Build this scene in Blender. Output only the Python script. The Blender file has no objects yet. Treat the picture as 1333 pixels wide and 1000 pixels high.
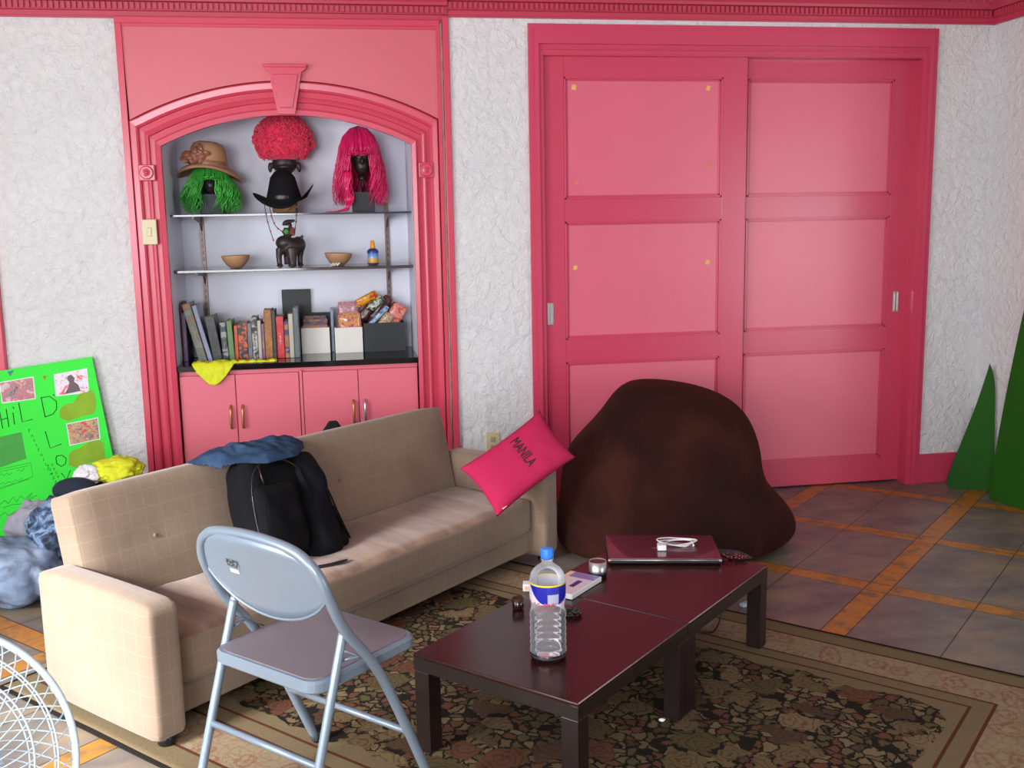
import bpy, bmesh, math, random
from mathutils import Vector, Matrix, noise
R = math.radians
sc = bpy.context.scene
COL = sc.collection
random.seed(7)

# ------------------------------------------------------------------ helpers
def lin(c):
    c = c / 255.0
    return c / 12.92 if c <= 0.04045 else ((c + 0.055) / 1.055) ** 2.4
def rgb(r, g, b): return (lin(r), lin(g), lin(b), 1.0)

class NT:
    """small wrapper around a material's node tree"""
    def __init__(s, name):
        s.m = bpy.data.materials.new(name); s.m.use_nodes = True
        s.t = s.m.node_tree; s.n = s.t.nodes
        s.b = s.n['Principled BSDF']
    def new(s, typ, **kw):
        x = s.n.new(typ)
        for k, v in kw.items(): setattr(x, k, v)
        return x
    def link(s, a, b): s.t.links.new(a, b)
    def val(s, sock, v):
        if hasattr(v, 'is_linked') or isinstance(v, bpy.types.NodeSocket): s.link(v, sock)
        else: sock.default_value = v
    def math(s, op, a, b=0.0, c=0.0, clamp=False):
        x = s.new('ShaderNodeMath', operation=op, use_clamp=clamp)
        s.val(x.inputs[0], a); s.val(x.inputs[1], b)
        if len(x.inputs) > 2: s.val(x.inputs[2], c)
        return x.outputs[0]
    def mix(s, f, a, b, mode='MIX'):
        x = s.new('ShaderNodeMix', data_type='RGBA', blend_type=mode)
        s.val(x.inputs[0], f); s.val(x.inputs[6], a); s.val(x.inputs[7], b)
        return x.outputs[2]
    def coord(s, kind='Object'): return s.new('ShaderNodeTexCoord').outputs[kind]
    def mapping(s, vec, rot=(0,0,0), scale=(1,1,1), loc=(0,0,0)):
        x = s.new('ShaderNodeMapping'); s.link(vec, x.inputs[0])
        x.inputs['Rotation'].default_value = rot; x.inputs['Scale'].default_value = scale; x.inputs['Location'].default_value = loc
        return x.outputs[0]
    def noise(s, vec, scale, detail=4, rough=0.5, dist=0.0, out='Fac'):
        x = s.new('ShaderNodeTexNoise'); s.link(vec, x.inputs['Vector'])
        x.inputs['Scale'].default_value = scale; x.inputs['Detail'].default_value = detail
        x.inputs['Roughness'].default_value = rough; x.inputs['Distortion'].default_value = dist
        return x.outputs[out]
    def ramp(s, f, stops, interp='LINEAR'):
        x = s.new('ShaderNodeValToRGB'); s.link(f, x.inputs[0]); cr = x.color_ramp; cr.interpolation = interp
        while len(cr.elements) < len(stops): cr.elements.new(0.5)
        for e, (p, c) in zip(cr.elements, stops):
            e.position = p; e.color = c if len(c) == 4 else (*c, 1)
        return x.outputs[0]
    def bump(s, h, strength=0.3, dist=0.01, normal=None):
        x = s.new('ShaderNodeBump'); s.val(x.inputs['Height'], h)
        x.inputs['Strength'].default_value = strength; x.inputs['Distance'].default_value = dist
        if normal is not None: s.link(normal, x.inputs['Normal'])
        s.link(x.outputs[0], s.b.inputs['Normal']); return x.outputs[0]
    def base(s, v): s.val(s.b.inputs['Base Color'], v)

def simple(name, col, rough=0.5, metal=0.0, var=0.06, nscale=8.0, bump=0.0, bscale=60.0, spec=0.5, sheen=0.0, coat=0.0):
    """plain surface with a slight procedural unevenness of its own colour"""
    n = NT(name); co = n.coord()
    f = n.noise(co, nscale, 4)
    a = tuple(min(1, c * (1 + var)) for c in col[:3]) + (1,)
    b = tuple(c * (1 - var) for c in col[:3]) + (1,)
    n.base(n.mix(f, b, a))
    n.b.inputs['Roughness'].default_value = rough; n.b.inputs['Metallic'].default_value = metal
    n.b.inputs['Specular IOR Level'].default_value = spec
    if sheen: n.b.inputs['Sheen Weight'].default_value = sheen
    if coat: n.b.inputs['Coat Weight'].default_value = coat; n.b.inputs['Coat Roughness'].default_value = 0.08
    if bump: n.bump(n.noise(co, bscale, 5), bump, 0.004)
    return n.m

def smooth_bm(bm, on=True):
    for f in bm.faces: f.smooth = on

def boxuv(bm):
    uv = bm.loops.layers.uv.verify()
    for f in bm.faces:
        n = f.normal; a = max(range(3), key=lambda i: abs(n[i]))
        i, j = [(1, 2), (0, 2), (0, 1)][a]
        for l in f.loops: l[uv].uv = (l.vert.co[i], l.vert.co[j])

def link(name, bm, mat=None, parent=None, smooth=None, loc=None, rot=None, uv=False):
    bm.normal_update()
    if uv: boxuv(bm)
    if smooth is not None: smooth_bm(bm, smooth)
    me = bpy.data.meshes.new(name); bm.to_mesh(me); bm.free()
    o = bpy.data.objects.new(name, me); COL.objects.link(o)
    if mat:
        for m in (mat if isinstance(mat, (list, tuple)) else [mat]): me.materials.append(m)
    if parent: o.parent = parent
    if loc is not None: o.location = loc
    if rot is not None: o.rotation_euler = rot
    return o

def tag(o, label=None, cat=None, group=None, kind=None):
    if label: o['label'] = label
    if cat: o['category'] = cat
    if group: o['group'] = group
    if kind: o['kind'] = kind
    return o
def thing(name, label, cat, loc=(0, 0, 0), rotz=0.0, group=None):
    o = bpy.data.objects.new(name, None); COL.objects.link(o)
    o.location = loc; o.rotation_euler = (0, 0, rotz); o.empty_display_size = 0.1
    return tag(o, label, cat, group)
def structure(o): o['kind'] = 'structure'; return o

def BM(): return bmesh.new()
def mark(bm, n0, mi):
    for f in list(bm.faces)[n0:]: f.material_index = mi
def box(bm, x0, y0, z0, x1, y1, z1, bev=0.0, seg=2, M=None, mi=0):
    t = BM()
    bmesh.ops.create_cube(t, size=1.0)
    for v in t.verts:
        v.co = Vector(((x0 + x1) / 2 + v.co.x * (x1 - x0), (y0 + y1) / 2 + v.co.y * (y1 - y0), (z0 + z1) / 2 + v.co.z * (z1 - z0)))
    if bev > 0: bmesh.ops.bevel(t, geom=list(t.edges), offset=bev, segments=seg, profile=0.5, affect='EDGES')
    return merge(bm, t, M, mi)
def merge(bm, t, M=None, mi=0, free=True):
    if M is not None: bmesh.ops.transform(t, matrix=M, verts=t.verts)
    vm = {}
    for v in t.verts: vm[v] = bm.verts.new(v.co)
    for f in t.faces:
        try: nf = bm.faces.new([vm[v] for v in f.verts]); nf.material_index = mi; nf.smooth = f.smooth
        except ValueError: pass
    if free: t.free()
    return bm
def softbox(sx, sy, sz, r, n=14, puff=(0, 0, 0)):
    """rounded, gently domed box centred on the origin"""
    t = BM(); bmesh.ops.create_cube(t, size=2.0)
    bmesh.ops.subdivide_edges(t, edges=list(t.edges), cuts=n, use_grid_fill=True)
    h = Vector((sx / 2, sy / 2, sz / 2))
    for v in t.verts:
        p = Vector((v.co.x * h.x, v.co.y * h.y, v.co.z * h.z))
        # denser rows near the edges
        q = Vector([max(-(h[i] - r), min(h[i] - r, p[i])) for i in range(3)])
        d = p - q
        if d.length > 1e-9: p = q + d.normalized() * r
        u = v.co
        for i in range(3):
            j, k = [(1, 2), (0, 2), (0, 1)][i]
            p[i] += (1 if u[i] > 0 else -1) * puff[i] * (abs(u[i]) ** 3) * math.cos(u[j] * math.pi / 2) ** .6 * math.cos(u[k] * math.pi / 2) ** .6 if abs(u[j]) < 1 and abs(u[k]) < 1 else 0
        v.co = p
    return t
def frame_from(d):
    d = d.normalized(); up = Vector((0, 0, 1)) if abs(d.z) < 0.95 else Vector((1, 0, 0))
    a = d.cross(up).normalized(); return a, a.cross(d).normalized()
def tube(bm, pts, r, seg=8, closed=False, mi=0, caps=True, flat=None):
    pts = [Vector(p) for p in pts]; n = len(pts); rings = []
    a = None
    for i, p in enumerate(pts):
        if closed: d = pts[(i + 1) % n] - pts[i - 1]
        else: d = pts[min(i + 1, n - 1)] - pts[max(i - 1, 0)]
        if d.length < 1e-9: d = Vector((0, 0, 1))
        d.normalize()
        if a is None: a, b = frame_from(d)
        else:
            a = (a - d * a.dot(d))
            if a.length < 1e-6: a, b = frame_from(d)
            a.normalize(); b = a.cross(d).normalized()
        rr = r[i] if isinstance(r, (list, tuple)) else r
        fl = flat or 1.0
        rings.append([bm.verts.new(p + (a * math.cos(t) + b * math.sin(t) * fl) * rr) for t in [2 * math.pi * k / seg for k in range(seg)]])
    rng = range(n if closed else n - 1)
    for i in rng:
        A, B = rings[i], rings[(i + 1) % n]
        for k in range(seg):
            f = bm.faces.new([A[k], A[(k + 1) % seg], B[(k + 1) % seg], B[k]]); f.material_index = mi; f.smooth = True
    if caps and not closed and seg > 2:
        f = bm.faces.new(rings[0][::-1]); f.material_index = mi
        f = bm.faces.new(rings[-1]); f.material_index = mi
    return bm
def lathe(bm, prof, seg=32, M=None, mi=0, cap=True):
    t = BM(); rings = []
    for r, z in prof:
        if r < 1e-5: rings.append([t.verts.new((0, 0, z))])
        else: rings.append([t.verts.new((r * math.cos(2 * math.pi * k / seg), r * math.sin(2 * math.pi * k / seg), z)) for k in range(seg)])
    for A, B in zip(rings, rings[1:]):
        for k in range(seg):
            k2 = (k + 1) % seg
            if len(A) == 1 and len(B) == 1: continue
            if len(A) == 1: f = t.faces.new([A[0], B[k2], B[k]])
            elif len(B) == 1: f = t.faces.new([A[k], A[k2], B[0]])
            else: f = t.faces.new([A[k], A[k2], B[k2], B[k]])
            f.smooth = True
    if cap:
        if len(rings[0]) > 1: t.faces.new(rings[0][::-1])
        if len(rings[-1]) > 1: t.faces.new(rings[-1])
    return merge(bm, t, M, mi)
def prism(bm, outline, z0, z1, M=None, mi=0, bev=0.0):
    t = BM()
    vs = [t.verts.new((x, y, z0)) for x, y in outline]
    f = t.faces.new(vs); r = bmesh.ops.extrude_face_region(t, geom=[f])
    for e in r['geom']:
        if isinstance(e, bmesh.types.BMVert): e.co.z = z1
    bmesh.ops.recalc_face_normals(t, faces=t.faces)
    if bev: bmesh.ops.bevel(t, geom=[e for e in t.edges], offset=bev, segments=2, profile=.5, affect='EDGES')
    return merge(bm, t, M, mi)
def ellipsoid(bm, c, r, sub=3, mi=0, M=None, nz=0.0, ns=6.0):
    t = BM(); bmesh.ops.create_icosphere(t, subdivisions=sub, radius=1.0)
    for v in t.verts:
        k = 1 + (nz * noise.noise(v.co * ns + Vector(c) * 9) if nz else 0)
        v.co = Vector((c[0] + v.co.x * r[0] * k, c[1] + v.co.y * r[1] * k, c[2] + v.co.z * r[2] * k))
    for f in t.faces: f.smooth = True
    return merge(bm, t, M, mi)
XZ = Matrix(((1, 0, 0, 0), (0, 0, -1, 0), (0, 1, 0, 0), (0, 0, 0, 1)))   # (x,y,z) -> (x,-z,y): drawings stand upright facing -Y
def rotz(a): return Matrix.Rotation(a, 4, 'Z')
def T(x, y, z): return Matrix.Translation((x, y, z))
def remesh(o, size, smooth=True, it=6):
    m = o.modifiers.new('union', 'REMESH'); m.mode = 'VOXEL'; m.voxel_size = size; m.use_smooth_shade = True
    if smooth:
        s = o.modifiers.new('soft', 'SMOOTH'); s.factor = 0.5; s.iterations = it
def text_bm(txt, size, extrude=0.0005):
    cu = bpy.data.curves.new('lettering', 'FONT'); cu.body = txt; cu.size = size; cu.extrude = extrude; cu.resolution_u = 3
    ob = bpy.data.objects.new('lettering', cu); COL.objects.link(ob)
    bpy.context.view_layer.update()
    me = bpy.data.meshes.new_from_object(ob.evaluated_get(bpy.context.evaluated_depsgraph_get()))
    bm = BM(); bm.from_mesh(me)
    bpy.data.objects.remove(ob); bpy.data.curves.remove(cu); bpy.data.meshes.remove(me)
    return bm
# ------------------------------------------------------------------ materials
# gloss paint on the woodwork
def gloss(name, col, rough=0.32, var=0.05):
    n = NT(name); co = n.coord()
    f = n.noise(co, 3.0, 5)
    n.base(n.mix(f, tuple(c * (1 - var) for c in col[:3]) + (1,), tuple(min(1, c * (1 + var)) for c in col[:3]) + (1,)))
    n.b.inputs['Roughness'].default_value = rough
    st = n.mapping(co, scale=(60, 60, 2.5))
    n.bump(n.noise(st, 1.0, 3), 0.06, 0.002)
    return n.m
M_trim = gloss('gloss_rose_trim_paint', rgb(205, 68, 92), 0.25)
M_panel = gloss('satin_salmon_panel_paint', rgb(206, 96, 108), 0.42)
M_cab = gloss('satin_pink_cabinet_paint', rgb(220, 103, 121), 0.42)
M_door = gloss('gloss_rose_door_paint', rgb(200, 64, 94), 0.28)
M_doorpanel = gloss('satin_pink_door_panel_paint', rgb(216, 100, 122), 0.33)
M_cornice = gloss('gloss_rose_cornice_paint', rgb(188, 60, 84), 0.33)

def stucco():
    n = NT('rough_white_stucco'); co = n.coord()
    a = n.noise(co, 26.0, 6, 0.62, 0.6); b = n.noise(co, 9.0, 4, 0.55, 0.9); c = n.noise(co, 90.0, 4, .6)
    h = n.math('ADD', n.math('MULTIPLY', a, .55), n.math('ADD', n.math('MULTIPLY', b, .5), n.math('MULTIPLY', c, .12)))
    n.bump(h, 1.0, 0.030)
    n.base(n.mix(n.noise(co, 2.3, 4), rgb(214, 213, 215), rgb(230, 229, 229)))
    n.b.inputs['Roughness'].default_value = 0.85
    return n.m
M_stucco = stucco()
M_niche = simple('smooth_lavender_white_paint', rgb(226, 226, 240), 0.5, var=.03)
M_ceiling = simple('matt_white_ceiling_paint', rgb(215, 205, 205), 0.9, var=.03)

def tiles():
    n = NT('slate_tiles_with_wooden_strips')
    uw = n.mapping(n.coord(), rot=(0, 0, -R(44.3)))
    sp = n.new('ShaderNodeSeparateXYZ'); n.link(uw, sp.inputs[0]); u, w = sp.outputs[0], sp.outputs[1]
    P = .715
    du = n.math('ABSOLUTE', n.math('SUBTRACT', n.math('FRACT', n.math('ADD', n.math('DIVIDE', n.math('SUBTRACT', u, 3.91), P), 20.5)), .5))   # 0 at strip centre
    dw = n.math('ABSOLUTE', n.math('SUBTRACT', n.math('FRACT', n.math('ADD', n.math('DIVIDE', n.math('SUBTRACT', w, 1.11), P), 20.5)), .5))
    hw = .045 / P
    su = n.math('LESS_THAN', du, hw); sw = n.math('LESS_THAN', dw, hw)
    strip = n.math('MAXIMUM', su, sw)
    gw = n.math('GREATER_THAN', dw, .5 - .0022 / P)
    gs1 = n.math('COMPARE', du, hw, .0022 / P); gs2 = n.math('COMPARE', dw, hw, .0022 / P)
    grout = n.math('MAXIMUM', n.math('MAXIMUM', gw, gs1), gs2)
    # slate: soft clouds stretched along the room
    cl = n.mapping(n.coord(), scale=(1.4, 2.2, 1))
    c1 = n.noise(cl, 2.6, 5, .6, .4); c2 = n.noise(cl, 7.0, 4, .5)
    slate = n.ramp(c1, [(.30, rgb(92, 84, 84)), (.5, rgb(114, 106, 98)), (.70, rgb(146, 126, 98))])
    slate = n.mix(n.math('MULTIPLY', c2, .35), slate, rgb(84, 78, 82))
    # wood strips with per-run tone
    gr = n.noise(n.mapping(uw, scale=(4, 4, 4)), 3.0, 5)
    fine = n.noise(n.mapping(uw, scale=(30, 90, 1)), 1.0, 3)
    wood = n.ramp(gr, [(.34, rgb(160, 100, 32)), (.5, rgb(182, 120, 40)), (.66, rgb(116, 94, 62))])
    wood = n.mix(n.math('MULTIPLY', fine, .3), wood, rgb(120, 72, 30))
    col = n.mix(strip, slate, wood)
    col = n.mix(grout, col, rgb(52, 40, 34))
    n.base(col)
    n.b.inputs['Roughness'].default_value = 0.34
    n.val(n.b.inputs['Roughness'], n.math('ADD', n.math('MULTIPLY', c2, .25), .30))
    n.bump(n.math('ADD', n.math('MULTIPLY', grout, -1.0), n.math('MULTIPLY', c2, .35)), .25, .003)
    return n.m
M_tiles = tiles()

def rug_mat():
    n = NT('floral_wool_rug')
    co = n.coord(); sp = n.new('ShaderNodeSeparateXYZ'); n.link(co, sp.inputs[0]); u, w = sp.outputs[0], sp.outputs[1]
    # distance from the nearest edge of the rug
    e1 = n.math('MINIMUM', n.math('SUBTRACT', u, 1.49), n.math('SUBTRACT', 3.36, u))
    e2 = n.math('MINIMUM', n.math('SUBTRACT', w, .28), n.math('SUBTRACT', 3.15, w))
    d = n.math('MINIMUM', e1, e2)
    warp = n.new('ShaderNodeVectorMath', operation='ADD')
    nz = n.new('ShaderNodeTexNoise'); n.link(co, nz.inputs['Vector']); nz.inputs['Scale'].default_value = 20; nz.inputs['Detail'].default_value = 5; nz.inputs['Roughness'].default_value = .65
    sc_ = n.new('ShaderNodeVectorMath', operation='SCALE'); n.link(nz.outputs['Color'], sc_.inputs[0]); sc_.inputs['Scale'].default_value = .075
    n.link(co, warp.inputs[0]); n.link(sc_.outputs[0], warp.inputs[1])
    def vor(scale, feature, vec=warp.outputs[0]):
        v = n.new('ShaderNodeTexVoronoi', feature=feature, voronoi_dimensions='2D'); n.link(vec, v.inputs['Vector']); v.inputs['Scale'].default_value = scale
        return v
    ve = vor(9.5, 'DISTANCE_TO_EDGE').outputs['Distance']; vf = vor(9.5, 'F1'); vs = vor(29, 'DISTANCE_TO_EDGE').outputs['Distance']; vsf = vor(29, 'F1')
    cellc = n.new('ShaderNodeSeparateColor'); n.link(vf.outputs['Color'], cellc.inputs[0])
    cells = n.new('ShaderNodeSeparateColor'); n.link(vsf.outputs['Color'], cells.inputs[0])
    ground = rgb(30, 27, 22)
    pal = [(.0, rgb(104, 88, 62)), (.3, rgb(86, 76, 50)), (.5, rgb(98, 64, 48)), (.7, rgb(120, 102, 74)), (.9, rgb(78, 60, 46))]
    big = n.ramp(cellc.outputs[0], pal, 'CONSTANT'); sml = n.ramp(cells.outputs[1], pal, 'CONSTANT')
    # petals: rings inside every large blossom
    ring = n.math('FRACT', n.math('MULTIPLY', vf.outputs['Distance'], 5.5))
    big = n.mix(n.math('MULTIPLY', n.math('LESS_THAN', ring, .3), .55), big, rgb(64, 40, 30))
    isbig = n.math('GREATER_THAN', cellc.outputs[2], .45)
    mbig = n.math('MULTIPLY', n.math('GREATER_THAN', ve, .10), isbig)
    msml = n.math('MULTIPLY', n.math('GREATER_THAN', vs, .12), n.math('GREATER_THAN', cells.outputs[2], .12))
    field = n.mix(msml, ground, sml); field = n.mix(mbig, field, big)
    # light guard band with red medallions
    band0 = n.mix(n.noise(co, 20, 4, .6), rgb(130, 114, 90), rgb(156, 140, 114))
    bv = vor(10, 'F1'); bve = n.math('FRACT', n.math('MULTIPLY', bv.outputs['Distance'], 4.2))
    bc = n.new('ShaderNodeSeparateColor'); n.link(bv.outputs['Color'], bc.inputs[0])
    bm_ = n.math('MULTIPLY', n.math('LESS_THAN', bv.outputs['Distance'], .36), n.math('LESS_THAN', bve, .42))
    band = n.mix(n.math('MULTIPLY', bm_, .5), band0, rgb(126, 76, 58))
    band = n.mix(n.math('MULTIPLY', n.math('COMPARE', vs, .05, .035), .45), band, rgb(128, 74, 52))
    plain = n.mix(n.noise(n.mapping(co, scale=(30, 30, 1)), 3, 3), rgb(106, 92, 68), rgb(126, 110, 82))
    wig = n.math('ADD', d, n.math('MULTIPLY', n.math('SUBTRACT', n.noise(co, 7, 2), .5), .12))
    colr = n.mix(n.math('GREATER_THAN', wig, .36), plain, field)
    colr = n.mix(n.math('COMPARE', d, .172, .078), colr, band)
    for c_ in (.093, .250, .31): colr = n.mix(n.math('COMPARE', d, c_, .005), colr, rgb(86, 46, 34))
    colr = n.mix(n.math('LESS_THAN', d, .012), colr, rgb(24, 20, 18))
    # wear and pile
    pile = n.noise(co, 260, 3, .7)
    colr = n.mix(n.math('MULTIPLY', pile, .32), colr, rgb(40, 34, 28))
    n.base(colr); n.b.inputs['Roughness'].default_value = .95; n.b.inputs['Specular IOR Level'].default_value = .1
    n.bump(pile, .5, .004)
    return n.m
M_rug = rug_mat()

def sofa_fabric():
    n = NT('beige_windowpane_check_upholstery'); uv = n.coord('UV')
    sp = n.new('ShaderNodeSeparateXYZ'); n.link(uv, sp.inputs[0])
    def lines(s, pitch, wdt): return n.math('LESS_THAN', n.math('ABSOLUTE', n.math('SUBTRACT', n.math('FRACT', n.math('ADD', n.math('DIVIDE', s, pitch), 40.5)), .5)), wdt / pitch)
    ln = n.math('MAXIMUM', lines(sp.outputs[0], .058, .0016), lines(sp.outputs[1], .058, .0016))
    co = n.coord(); wv = n.noise(n.mapping(co, scale=(1, 1, 1)), 420, 2)
    st = n.noise(co, 5.0, 5, .6)
    base = n.mix(st, rgb(120, 102, 87), rgb(148, 128, 110))
    base = n.mix(n.math('MULTIPLY', ln, .15), base, rgb(190, 170, 142))
    base = n.mix(n.math('MULTIPLY', wv, .3), base, rgb(120, 98, 78))
    n.base(base); n.b.inputs['Roughness'].default_value = .9; n.b.inputs['Sheen Weight'].default_value = .25; n.b.inputs['Specular IOR Level'].default_value = .15
    n.bump(n.math('ADD', n.math('MULTIPLY', wv, .5), n.math('MULTIPLY', n.noise(co, 16, 3), 1.5)), .25, .004)
    return n.m
M_sofa = sofa_fabric()
def sofa_seat():
    n = NT('brushed_beige_seat_fabric'); co = n.coord()
    streak = n.noise(n.mapping(co, rot=(0, 0, .25), scale=(9, 2.2, 6)), 1.0, 5, .6, .5)
    base = n.ramp(streak, [(.3, rgb(102, 78, 64)), (.5, rgb(132, 102, 82)), (.7, rgb(152, 124, 100))])
    n.base(base); n.b.inputs['Roughness'].default_value = .85; n.b.inputs['Sheen Weight'].default_value = .3; n.b.inputs['Specular IOR Level'].default_value = .15
    n.bump(n.math('ADD', n.math('MULTIPLY', streak, 2.5), n.noise(co, 300, 2)), .35, .006)
    return n.m
M_seat = sofa_seat()
def velvet():
    n = NT('dark_brown_velour'); co = n.coord()
    a = n.noise(co, 3.2, 5, .6, .3)
    n.base(n.ramp(a, [(.35, rgb(34, 17, 14)), (.5, rgb(43, 21, 17)), (.66, rgb(58, 28, 21))]))
    n.b.inputs['Roughness'].default_value = .9; n.b.inputs['Specular IOR Level'].default_value = .1
    n.b.inputs['Sheen Weight'].default_value = .18; n.b.inputs['Sheen Tint'].default_value = rgb(120, 60, 45); n.b.inputs['Sheen Roughness'].default_value = .5
    n.bump(n.noise(co, 240, 3), .3, .002)
    return n.m
M_velvet = velvet()
def lacquer():
    n = NT('dark_mahogany_lacquer'); co = n.coord()
    g = n.noise(n.mapping(co, scale=(2, 26, 2)), 2.0, 5, .6)
    n.base(n.mix(g, rgb(40, 15, 12), rgb(56, 22, 18)))
    n.b.inputs['Roughness'].default_value = .22; n.b.inputs['Specular IOR Level'].default_value = .35
    return n.m
M_lacq = lacquer()
M_darkwood = simple('near_black_brown_wood', rgb(30, 19, 17), .35, var=.2, nscale=20)
M_edge = simple('painted_table_edge_highlight', rgb(120, 108, 104), .4, var=.2)  # highlight colour painted along the table edge
M_chair = simple('grey_blue_enamel', rgb(124, 138, 152), .32, metal=.25, var=.04, coat=.3)
M_chairseat = simple('matt_grey_seat_enamel', rgb(118, 112, 118), .45, metal=.1, var=.05)
M_white = simple('white_plastic', rgb(225, 226, 228), .4, var=.02)
M_fan = simple('pale_blue_white_wire', rgb(205, 222, 232), .3, var=.02)
M_black = simple('black_plastic', rgb(20, 20, 22), .35, var=.1)
M_bag = simple('black_nylon', rgb(12, 12, 14), .85, spec=.12, var=.25, bump=.35, bscale=90)
M_bagside = simple('black_blue_nylon', rgb(16, 17, 23), .8, spec=.12, var=.2, bump=.3, bscale=60)
M_cushion = simple('hot_pink_cotton', rgb(180, 36, 80), .85, var=.08, bump=.3, bscale=120, spec=.2)
M_ink = simple('black_marker_ink', rgb(22, 26, 22), .7, var=.1)
M_silver = simple('brushed_silver', rgb(200, 200, 200), .28, metal=.9, var=.05)
M_brass = simple('aged_brass', rgb(190, 140, 92), .35, metal=.8, var=.1)
M_beige = simple('beige_switch_plastic', rgb(208, 196, 158), .4, var=.03)
M_counter = simple('polished_black_stone', rgb(16, 15, 17), .07, var=.3, nscale=40)
M_glassshelf = None
def glass(name, col, rough=.02):
    n = NT(name); n.base(col); n.b.inputs['Transmission Weight'].default_value = 1; n.b.inputs['Roughness'].default_value = rough; n.b.inputs['IOR'].default_value = 1.45
    return n.m
M_glassdark = simple('smoked_glass_shelf', rgb(70, 62, 62), .08, var=.08)
def sheet(name, tint, fres=1.35, amount=1.0):
    """thin clear plastic or glass: see-through with real reflections"""
    n = NT(name); n.n.remove(n.b)
    tr = n.new('ShaderNodeBsdfTransparent'); tr.inputs[0].default_value = tint
    gl = n.new('ShaderNodeBsdfGlossy'); gl.inputs['Roughness'].default_value = .06
    fr = n.new('ShaderNodeFresnel'); fr.inputs['IOR'].default_value = fres
    mx = n.new('ShaderNodeMixShader'); n.link(fr.outputs[0], mx.inputs[0]); n.link(tr.outputs[0], mx.inputs[1]); n.link(gl.outputs[0], mx.inputs[2])
    n.link(mx.outputs[0], n.n['Material Output'].inputs[0]); return n.m
def cloudy(name, amount):
    n = NT(name); n.b.inputs['Base Color'].default_value = (.85, .85, .88, 1); n.b.inputs['Roughness'].default_value = .12
    out = n.n['Material Output']; tr = n.new('ShaderNodeBsdfTransparent'); tr.inputs[0].default_value = (.96, .96, .97, 1)
    fr = n.new('ShaderNodeFresnel'); fr.inputs['IOR'].default_value = 1.55
    f = n.math('ADD', n.math('MULTIPLY', fr.outputs[0], .9), amount, clamp=True)
    mx = n.new('ShaderNodeMixShader'); n.link(f, mx.inputs[0]); n.link(tr.outputs[0], mx.inputs[1]); n.link(n.b.outputs[0], mx.inputs[2]); n.link(mx.outputs[0], out.inputs[0]); return n.m
M_clear = cloudy('clear_plastic', .07)
M_clearglass = sheet('clear_shelf_glass', (.80, .84, .88, 1), 1.5)
# ------------------------------------------------------------------ the room
WY = 4.93          # face of the back wall
CZ = 2.60          # ceiling
bm = BM(); box(bm, -3.4, -2.4, -.12, 6.7, 5.5, 0)
structure(link('floor', bm, M_tiles))
bm = BM(); box(bm, -3.4, -2.4, CZ, 6.7, 5.5, CZ + .1)
structure(link('ceiling', bm, M_ceiling))
# back wall: stucco fields either side of the niche and around the doors
bm = BM()
box(bm, -3.2, WY, 0, -.93, 5.5, CZ)
box(bm, .545, WY, 0, .925, 5.5, CZ)
box(bm, 3.015, WY, 0, 3.45, 5.5, CZ)
box(bm, .925, WY, 2.352, 3.015, 5.5, CZ)
box(bm, -.93, 5.40, 0, .545, 5.5, CZ)
box(bm, -.93, 5.05, 2.36, .545, 5.40, CZ)
box(bm, .925, 5.12, 0, 3.015, 5.5, 2.352)
structure(link('wall_back', bm, M_stucco))
bm = BM(); box(bm, 3.34, 3.5, 0, 3.46, WY, CZ); box(bm, 3.46, 3.5, 0, 6.6, 3.62, CZ)
structure(link('wall_right', bm, M_stucco))
bm = BM()
WL = (-1.5, 2.1, .45, 2.25)
box(bm, -3.32, -2.3, 0, -3.2, WL[0], CZ); box(bm, -3.32, WL[1], 0, -3.2, 5.0, CZ)
box(bm, -3.32, WL[0], 0, -3.2, WL[1], WL[2]); box(bm, -3.32, WL[0], WL[3], -3.2, WL[1], CZ)
structure(link('wall_left', bm, M_stucco))
bm = BM()
def wall_y(bm, x0, x1, y0, y1, holes):
    x = x0
    for a, b, z0, z1 in holes:
        box(bm, x, y0, 0, a, y1, CZ); box(bm, a, y0, 0, b, y1, z0); box(bm, a, y0, z1, b, y1, CZ); x = b
    box(bm, x, y0, 0, x1, y1, CZ)
wall_y(bm, -3.3, 6.6, -2.32, -2.2, [(-2.4, -.4, .8, 2.2), (5.0, 6.4, .12, 2.1)])
structure(link('wall_front', bm, M_stucco))
bm = BM(); box(bm, 6.5, -2.2, 0, 6.62, 3.5, CZ)
structure(link('wall_far_right', bm, M_stucco))
def win(name, x0, x1, z0, z1, loc, rz):
    bm = BM()
    for a, b, c, d in ((x0, x0 + .05, z0, z1), (x1 - .05, x1, z0, z1), (x0, x1, z0, z0 + .05), (x0, x1, z1 - .05, z1), ((x0 + x1) / 2 - .02, (x0 + x1) / 2 + .02, z0, z1)):
        box(bm, a, -.04, c, b, .04, d)
    structure(link(name, bm, M_white, loc=loc, rot=(0, 0, rz)))
win('window_1', WL[0], WL[1], WL[2], WL[3], (-3.26, 0, 0), math.pi / 2)
win('fill_window_2', -2.4, -.4, .8, 2.2, (0, -2.26, 0), 0)  # unseen window added behind the camera for frontal fill
win('window_3', 5.0, 6.4, .12, 2.1, (0, -2.26, 0), 0)

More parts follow.
